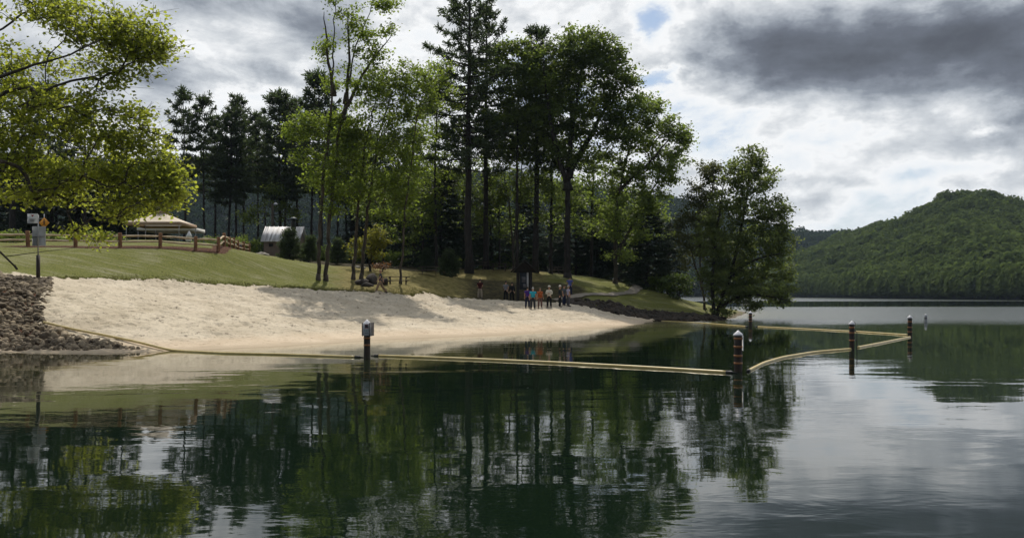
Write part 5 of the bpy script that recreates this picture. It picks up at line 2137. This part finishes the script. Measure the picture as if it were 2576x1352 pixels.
ARMS = {'down': (((.245, .02, 1.13), (.265, -.05, .90)),) * 2,
        'folded': (((.26, -.02, 1.14), (.04, -.21, 1.17)),) * 2,
        'hips': (((.33, .03, 1.16), (.19, -.08, .99)),) * 2,
        'front': (((.24, -.02, 1.13), (.06, -.20, 1.00)),) * 2,
        'raised': (((.26, -.06, 1.16), (.16, -.22, 1.34)), ((.25, .02, 1.13), (.265, -.05, .90))),
        'walk': (((.23, .16, 1.15), (.22, .22, .92)), ((.23, -.08, 1.14), (.22, -.24, .95)))}


def person(label, u, v, Y, face, shirt, trousers, height=1.76, arms='down', walk=False, hair='grey', hat=None, build=1.0, long_sleeve=False, bald=False, tuck=True):
    x = (u - CX) / F * Y
    z = gz(x, Y)
    if inpoly(np.array([x]), np.array([Y]), SAND_POLY)[0]:
        z += .04
    root = empty('person', (x, Y, z), R(face))
    s = height / 1.76
    legs = {}
    for sd, sx in ((0, -1), (1, 1)):
        if walk:
            f = -1 if sd else 1
            legs[sd] = [(sx * .10, 0, .93), (sx * .11, f * .17 - .05, .52), (sx * .11, f * .36 + (.10 if f > 0 else 0), .10 + (.03 if f > 0 else 0)), (sx * .12, f * .36 - .13 + (.10 if f > 0 else 0), .045)]
        else:
            legs[sd] = [(sx * .10, 0, .93), (sx * .125, -.015, .51), (sx * .145, .02, .09), (sx * .17, -.13, .04)]
    A = ARMS[arms]
    V = [(0, 0, .98), (0, .005, 1.14), (0, .01, 1.32), (0, .01, 1.46), (0, -.005, 1.53), (0, -.015, 1.60), (0, -.012, 1.69), (0, -.005, 1.74)]
    Rr = [(.155 * build, .115 * build), (.15 * build, .115 * build), (.165 * build, .115 * build), (.07, .065), (.058, .062), (.078, .095), (.076, .096), (.045, .055)]
    E = [(0, 1), (1, 2), (2, 3), (3, 4), (4, 5), (5, 6), (6, 7)]
    hands = []
    for sd, sx in ((0, -1), (1, 1)):
        el, wr = A[sd]
        el, wr = (sx * el[0] * (.9 + .1 * build), el[1], el[2]), (sx * wr[0], wr[1] + (.03 if sd and arms == 'folded' else 0), wr[2] - (.05 if sd and arms == 'folded' else 0))
        d = np.array(wr) - np.array(el)
        d /= np.linalg.norm(d)
        hd = np.array(wr) + d * .085
        i = len(V)
        V += [(sx * .185 * build ** .5, .01, 1.40), el, wr, tuple(hd)]
        Rr += [.065, .046, .031, (.038, .024)]
        E += [(2, i), (i, i + 1), (i + 1, i + 2), (i + 2, i + 3)]
        hands.append((np.array(wr), hd, d, sx))
    for sd in (0, 1):
        i = len(V)
        V += legs[sd]
        Rr += [.092, .062, .042, .035]
        E += [(0, i), (i, i + 1), (i + 1, i + 2), (i + 2, i + 3)]
    V = np.array(V) * s
    body = MB()
    body.add(*skinned(V, E, [tuple(k * s for k in r) if hasattr(r, '__len__') else r * s for r in Rr]))
    # five unequal, curled fingers rooted in the palm
    for wr, hd, d, sx in hands:
        side = np.cross(d, (0, 0, 1.0) if abs(d[2]) < .9 else (0, 1.0, 0))
        side /= np.linalg.norm(side)
        nrm = np.cross(side, d)
        for k, L in enumerate((.072, .082, .076, .058)):
            r0 = hd + side * (k - 1.5) * .019
            body.tube(np.array([r0 - d * .02, r0 + d * L * .5, r0 + d * L * .85 + nrm * L * .25, r0 + d * L + nrm * L * .5]) * s, [.0095, .009, .008, .006], 6)
        r0 = wr + d * .03 + side * .03
        body.tube(np.array([r0, r0 + side * .028 + d * .03, r0 + side * .03 + d * .06]) * s, [.012, .010, .008], 6)
    # face: nose, brows, ears
    body.tube(np.array([(0, -.105, 1.655), (0, -.128, 1.62), (0, -.10, 1.608)]) * s, np.array([.009, .015, .011]) * s, 6)
    for sx in (-1, 1):
        body.ball(np.array((sx * .082, .0, 1.63)) * s, np.array((.012, .022, .032)) * s, 8, 6)
    b = body.build('body', M_SKIN, root, True)
    mb = MB()
    for sx in (-1, 1):
        mb.ball(np.array((sx * .032, -.098, 1.652)) * s, np.array((.014, .008, .009)) * s, 8, 5)
    mb.box(np.array((0, -.102, 1.578)) * s, np.array((.05, .008, .008)) * s)
    mb.build('face_features', M_HAIRD, root)

    # shirt with sleeves
    V2 = [(0, 0, .93 if tuck else .82), (0, 0, 1.02), (0, .005, 1.14), (0, .01, 1.32), (0, .01, 1.45)]
    R2 = [(.182 * build, .138 * build), (.192 * build, .148 * build), (.186 * build, .148 * build), (.182 * build, .140 * build), (.088, .082)]
    E2 = [(0, 1), (1, 2), (2, 3), (3, 4)]
    for (sd, sx) in ((0, -1), (1, 1)):
        el, wr = np.array(A[sd][0]) * (sx, 1, 1), np.array(A[sd][1]) * (sx, 1, 1)
        if sd and arms == 'folded':
            wr = wr + (0, .03, -.05)
        sh = np.array((sx * .185 * build ** .5, .01, 1.40))
        i = len(V2)
        V2 += [sh, sh + (el - sh) * (.62 if not long_sleeve else 1.0)]
        R2 += [.088, .082 if not long_sleeve else .066]
        E2 += [(3, i), (i, i + 1)]
        if long_sleeve:
            V2.append(wr)
            R2.append(.048)
            E2.append((i + 1, i + 2))
    mb = MB()
    mb.add(*skinned(np.array(V2) * s, E2, [tuple(k * s for k in r) if hasattr(r, '__len__') else r * s for r in R2], 2))
    mb.build('shirt', cloth(shirt), root, True)
    V3 = [(0, 0, 1.0), (0, 0, .93)]
    R3 = [(.178 * build, .134 * build), (.182 * build, .138 * build)]
    E3 = [(0, 1)]
    for sd in (0, 1):
        L = legs[sd]
        i = len(V3)
        V3 += [L[0], L[1], np.array(L[2]) + (0, 0, .0)]
        R3 += [.122, .098, .084]
        E3 += [(1, i), (i, i + 1), (i + 1, i + 2)]
    mb = MB()
    mb.add(*skinned(np.array(V3) * s, E3, [tuple(k * s for k in r) if hasattr(r, '__len__') else r * s for r in R3], 1))
    mb.build('trousers', cloth(trousers), root, True)
    for sd in (0, 1):
        mb = MB()
        an, toe = np.array(legs[sd][2]), np.array(legs[sd][3])
        mid = (an + toe) / 2
        mb.tube(np.array([an + (0, .06, -.035), an + (0, .02, -.03), mid + (0, 0, -.012), toe + (0, 0, -.002), toe + (0, -.06, -.006)]) * s, np.array([.034, .05, .052, .042, .02]) * s, 8)
        mb.build('shoe', M_SHOE, root, True)
    hm = M_HAIRG if hair == 'grey' else M_HAIRD
    if not bald:
        mb = MB()
        th = np.linspace(0, 2 * np.pi, 14, endpoint=False)
        Vh, q = [], []
        for i, (rr, zz) in enumerate(((1.06, .0), (1.10, .04), (1.0, .085), (.72, .118), (.3, .135), (.02, .138))):
            for a in th:
                front = max(0, -math.sin(a))
                Vh.append((math.cos(a) * .083 * rr, math.sin(a) * .10 * rr - .005, 1.635 + zz + front * .055 * (i < 2) - (0 if front else .03) * (i == 0)))
        for i in range(5):
            for j in range(14):
                q.append((i * 14 + j, i * 14 + (j + 1) % 14, (i + 1) * 14 + (j + 1) % 14, (i + 1) * 14 + j))
        mb.add(np.array(Vh) * s, q)
        mb.build('hair', hm, root, True)
    if hat:
        mb = MB()
        c = np.array((0, -.01, 1.705)) * s
        mb.lathe(c, [(.04, .0), (.125, -.005), (.13, .006), (.10, .012), (.098, .07), (.07, .10), (.001, .108)], 16)
        mb.build('hat', cloth(hat), root, True)
    tag(root, label, 'person', None)
    return root


NAVY, BLACK, KHAKI, GREY, CHAR = (.02, .025, .06), (.012, .012, .014), (.30, .24, .17), (.12, .13, .15), (.035, .037, .042)
person('man in a dark shirt and khaki trousers walking along the top edge of the sand', 957, 738, 68.7, -75, (.045, .055, .06), (.24, .17, .11), 1.80, 'walk', True, bald=True, tuck=False)
person('person in a dark red top and pale khaki trousers standing alone left of the kiosk', 1207, 752, 79.2, 170, (.06, .012, .014), (.34, .29, .23), 1.72, 'front', hair='dark', tuck=False)
person('person in a grey shirt and black trousers beside the left kiosk post', 1272, 754, 79, 150, (.17, .18, .20), BLACK, 1.74, 'front', hair='dark')
person('person all in black between the grey-shirted one and the kiosk post', 1287.5, 754, 79.4, 200, (.015, .015, .018), BLACK, 1.66, 'down', hair='dark', long_sleeve=True)
person('person in a purple shirt and dark trousers half hidden behind the turquoise shirt', 1326.5, 775, 74.6, 160, (.07, .03, .20), NAVY, 1.74, 'down', hair='dark')
person('person in a turquoise shirt and charcoal trousers on the sand', 1340, 778, 73.6, 175, (.03, .33, .45), CHAR, 1.76, 'down', build=1.08)
person('person in a long orange shirt and brownish trousers in the group on the sand', 1358, 775, 74.4, 20, (.36, .10, .035), (.16, .09, .075), 1.66, 'down', hair='dark', build=1.1, tuck=False)
person('man in a cream white shirt and black trousers standing with folded arms', 1381, 775, 74.6, -10, (.60, .57, .48), BLACK, 1.74, 'folded', walk=False, hat=(.62, .58, .50), long_sleeve=True)
person('man in black with a white hat, left of the trio on the sand', 1408, 773, 75.0, 80, (.02, .025, .03), BLACK, 1.76, 'front', hat=(.66, .62, .52), long_sleeve=True, tuck=False)
person('person in a grey-blue shirt and dark blue trousers in the middle of the trio', 1418.5, 771.5, 75.8, 60, (.09, .11, .13), (.02, .03, .07), 1.72, 'down', hair='dark')
person('man in a pale lavender shirt and grey trousers at the right of the trio', 1429, 771, 75.6, 110, (.46, .44, .60), (.09, .09, .10), 1.76, 'down')
person('person in a blue shirt standing higher up the bank behind the trio', 1433, 747, 83, 165, (.10, .12, .36), NAVY, 1.72, 'hips', hair='dark', tuck=False)


# ---------------------------------------------------------------- the air over the lake
def haze():
    m = bpy.data.materials.new('lake_air')
    m.use_nodes = True
    nt = m.node_tree
    nt.nodes.clear()
    out = nt.nodes.new('ShaderNodeOutputMaterial')
    v = nt.nodes.new('ShaderNodeVolumePrincipled')
    v.inputs['Color'].default_value = (.62, .80, 1.0, 1)
    v.inputs['Density'].default_value = HAZE
    v.inputs['Anisotropy'].default_value = .2
    nt.links.new(v.outputs[0], out.inputs['Volume'])
    mb = MB()
    mb.box((0, 1150, 82), (6000, 3300, 176))
    tag(mb.build('haze', m), kind='stuff')


HAZE = .00007
scene.cycles.volume_bounces = 0
haze()
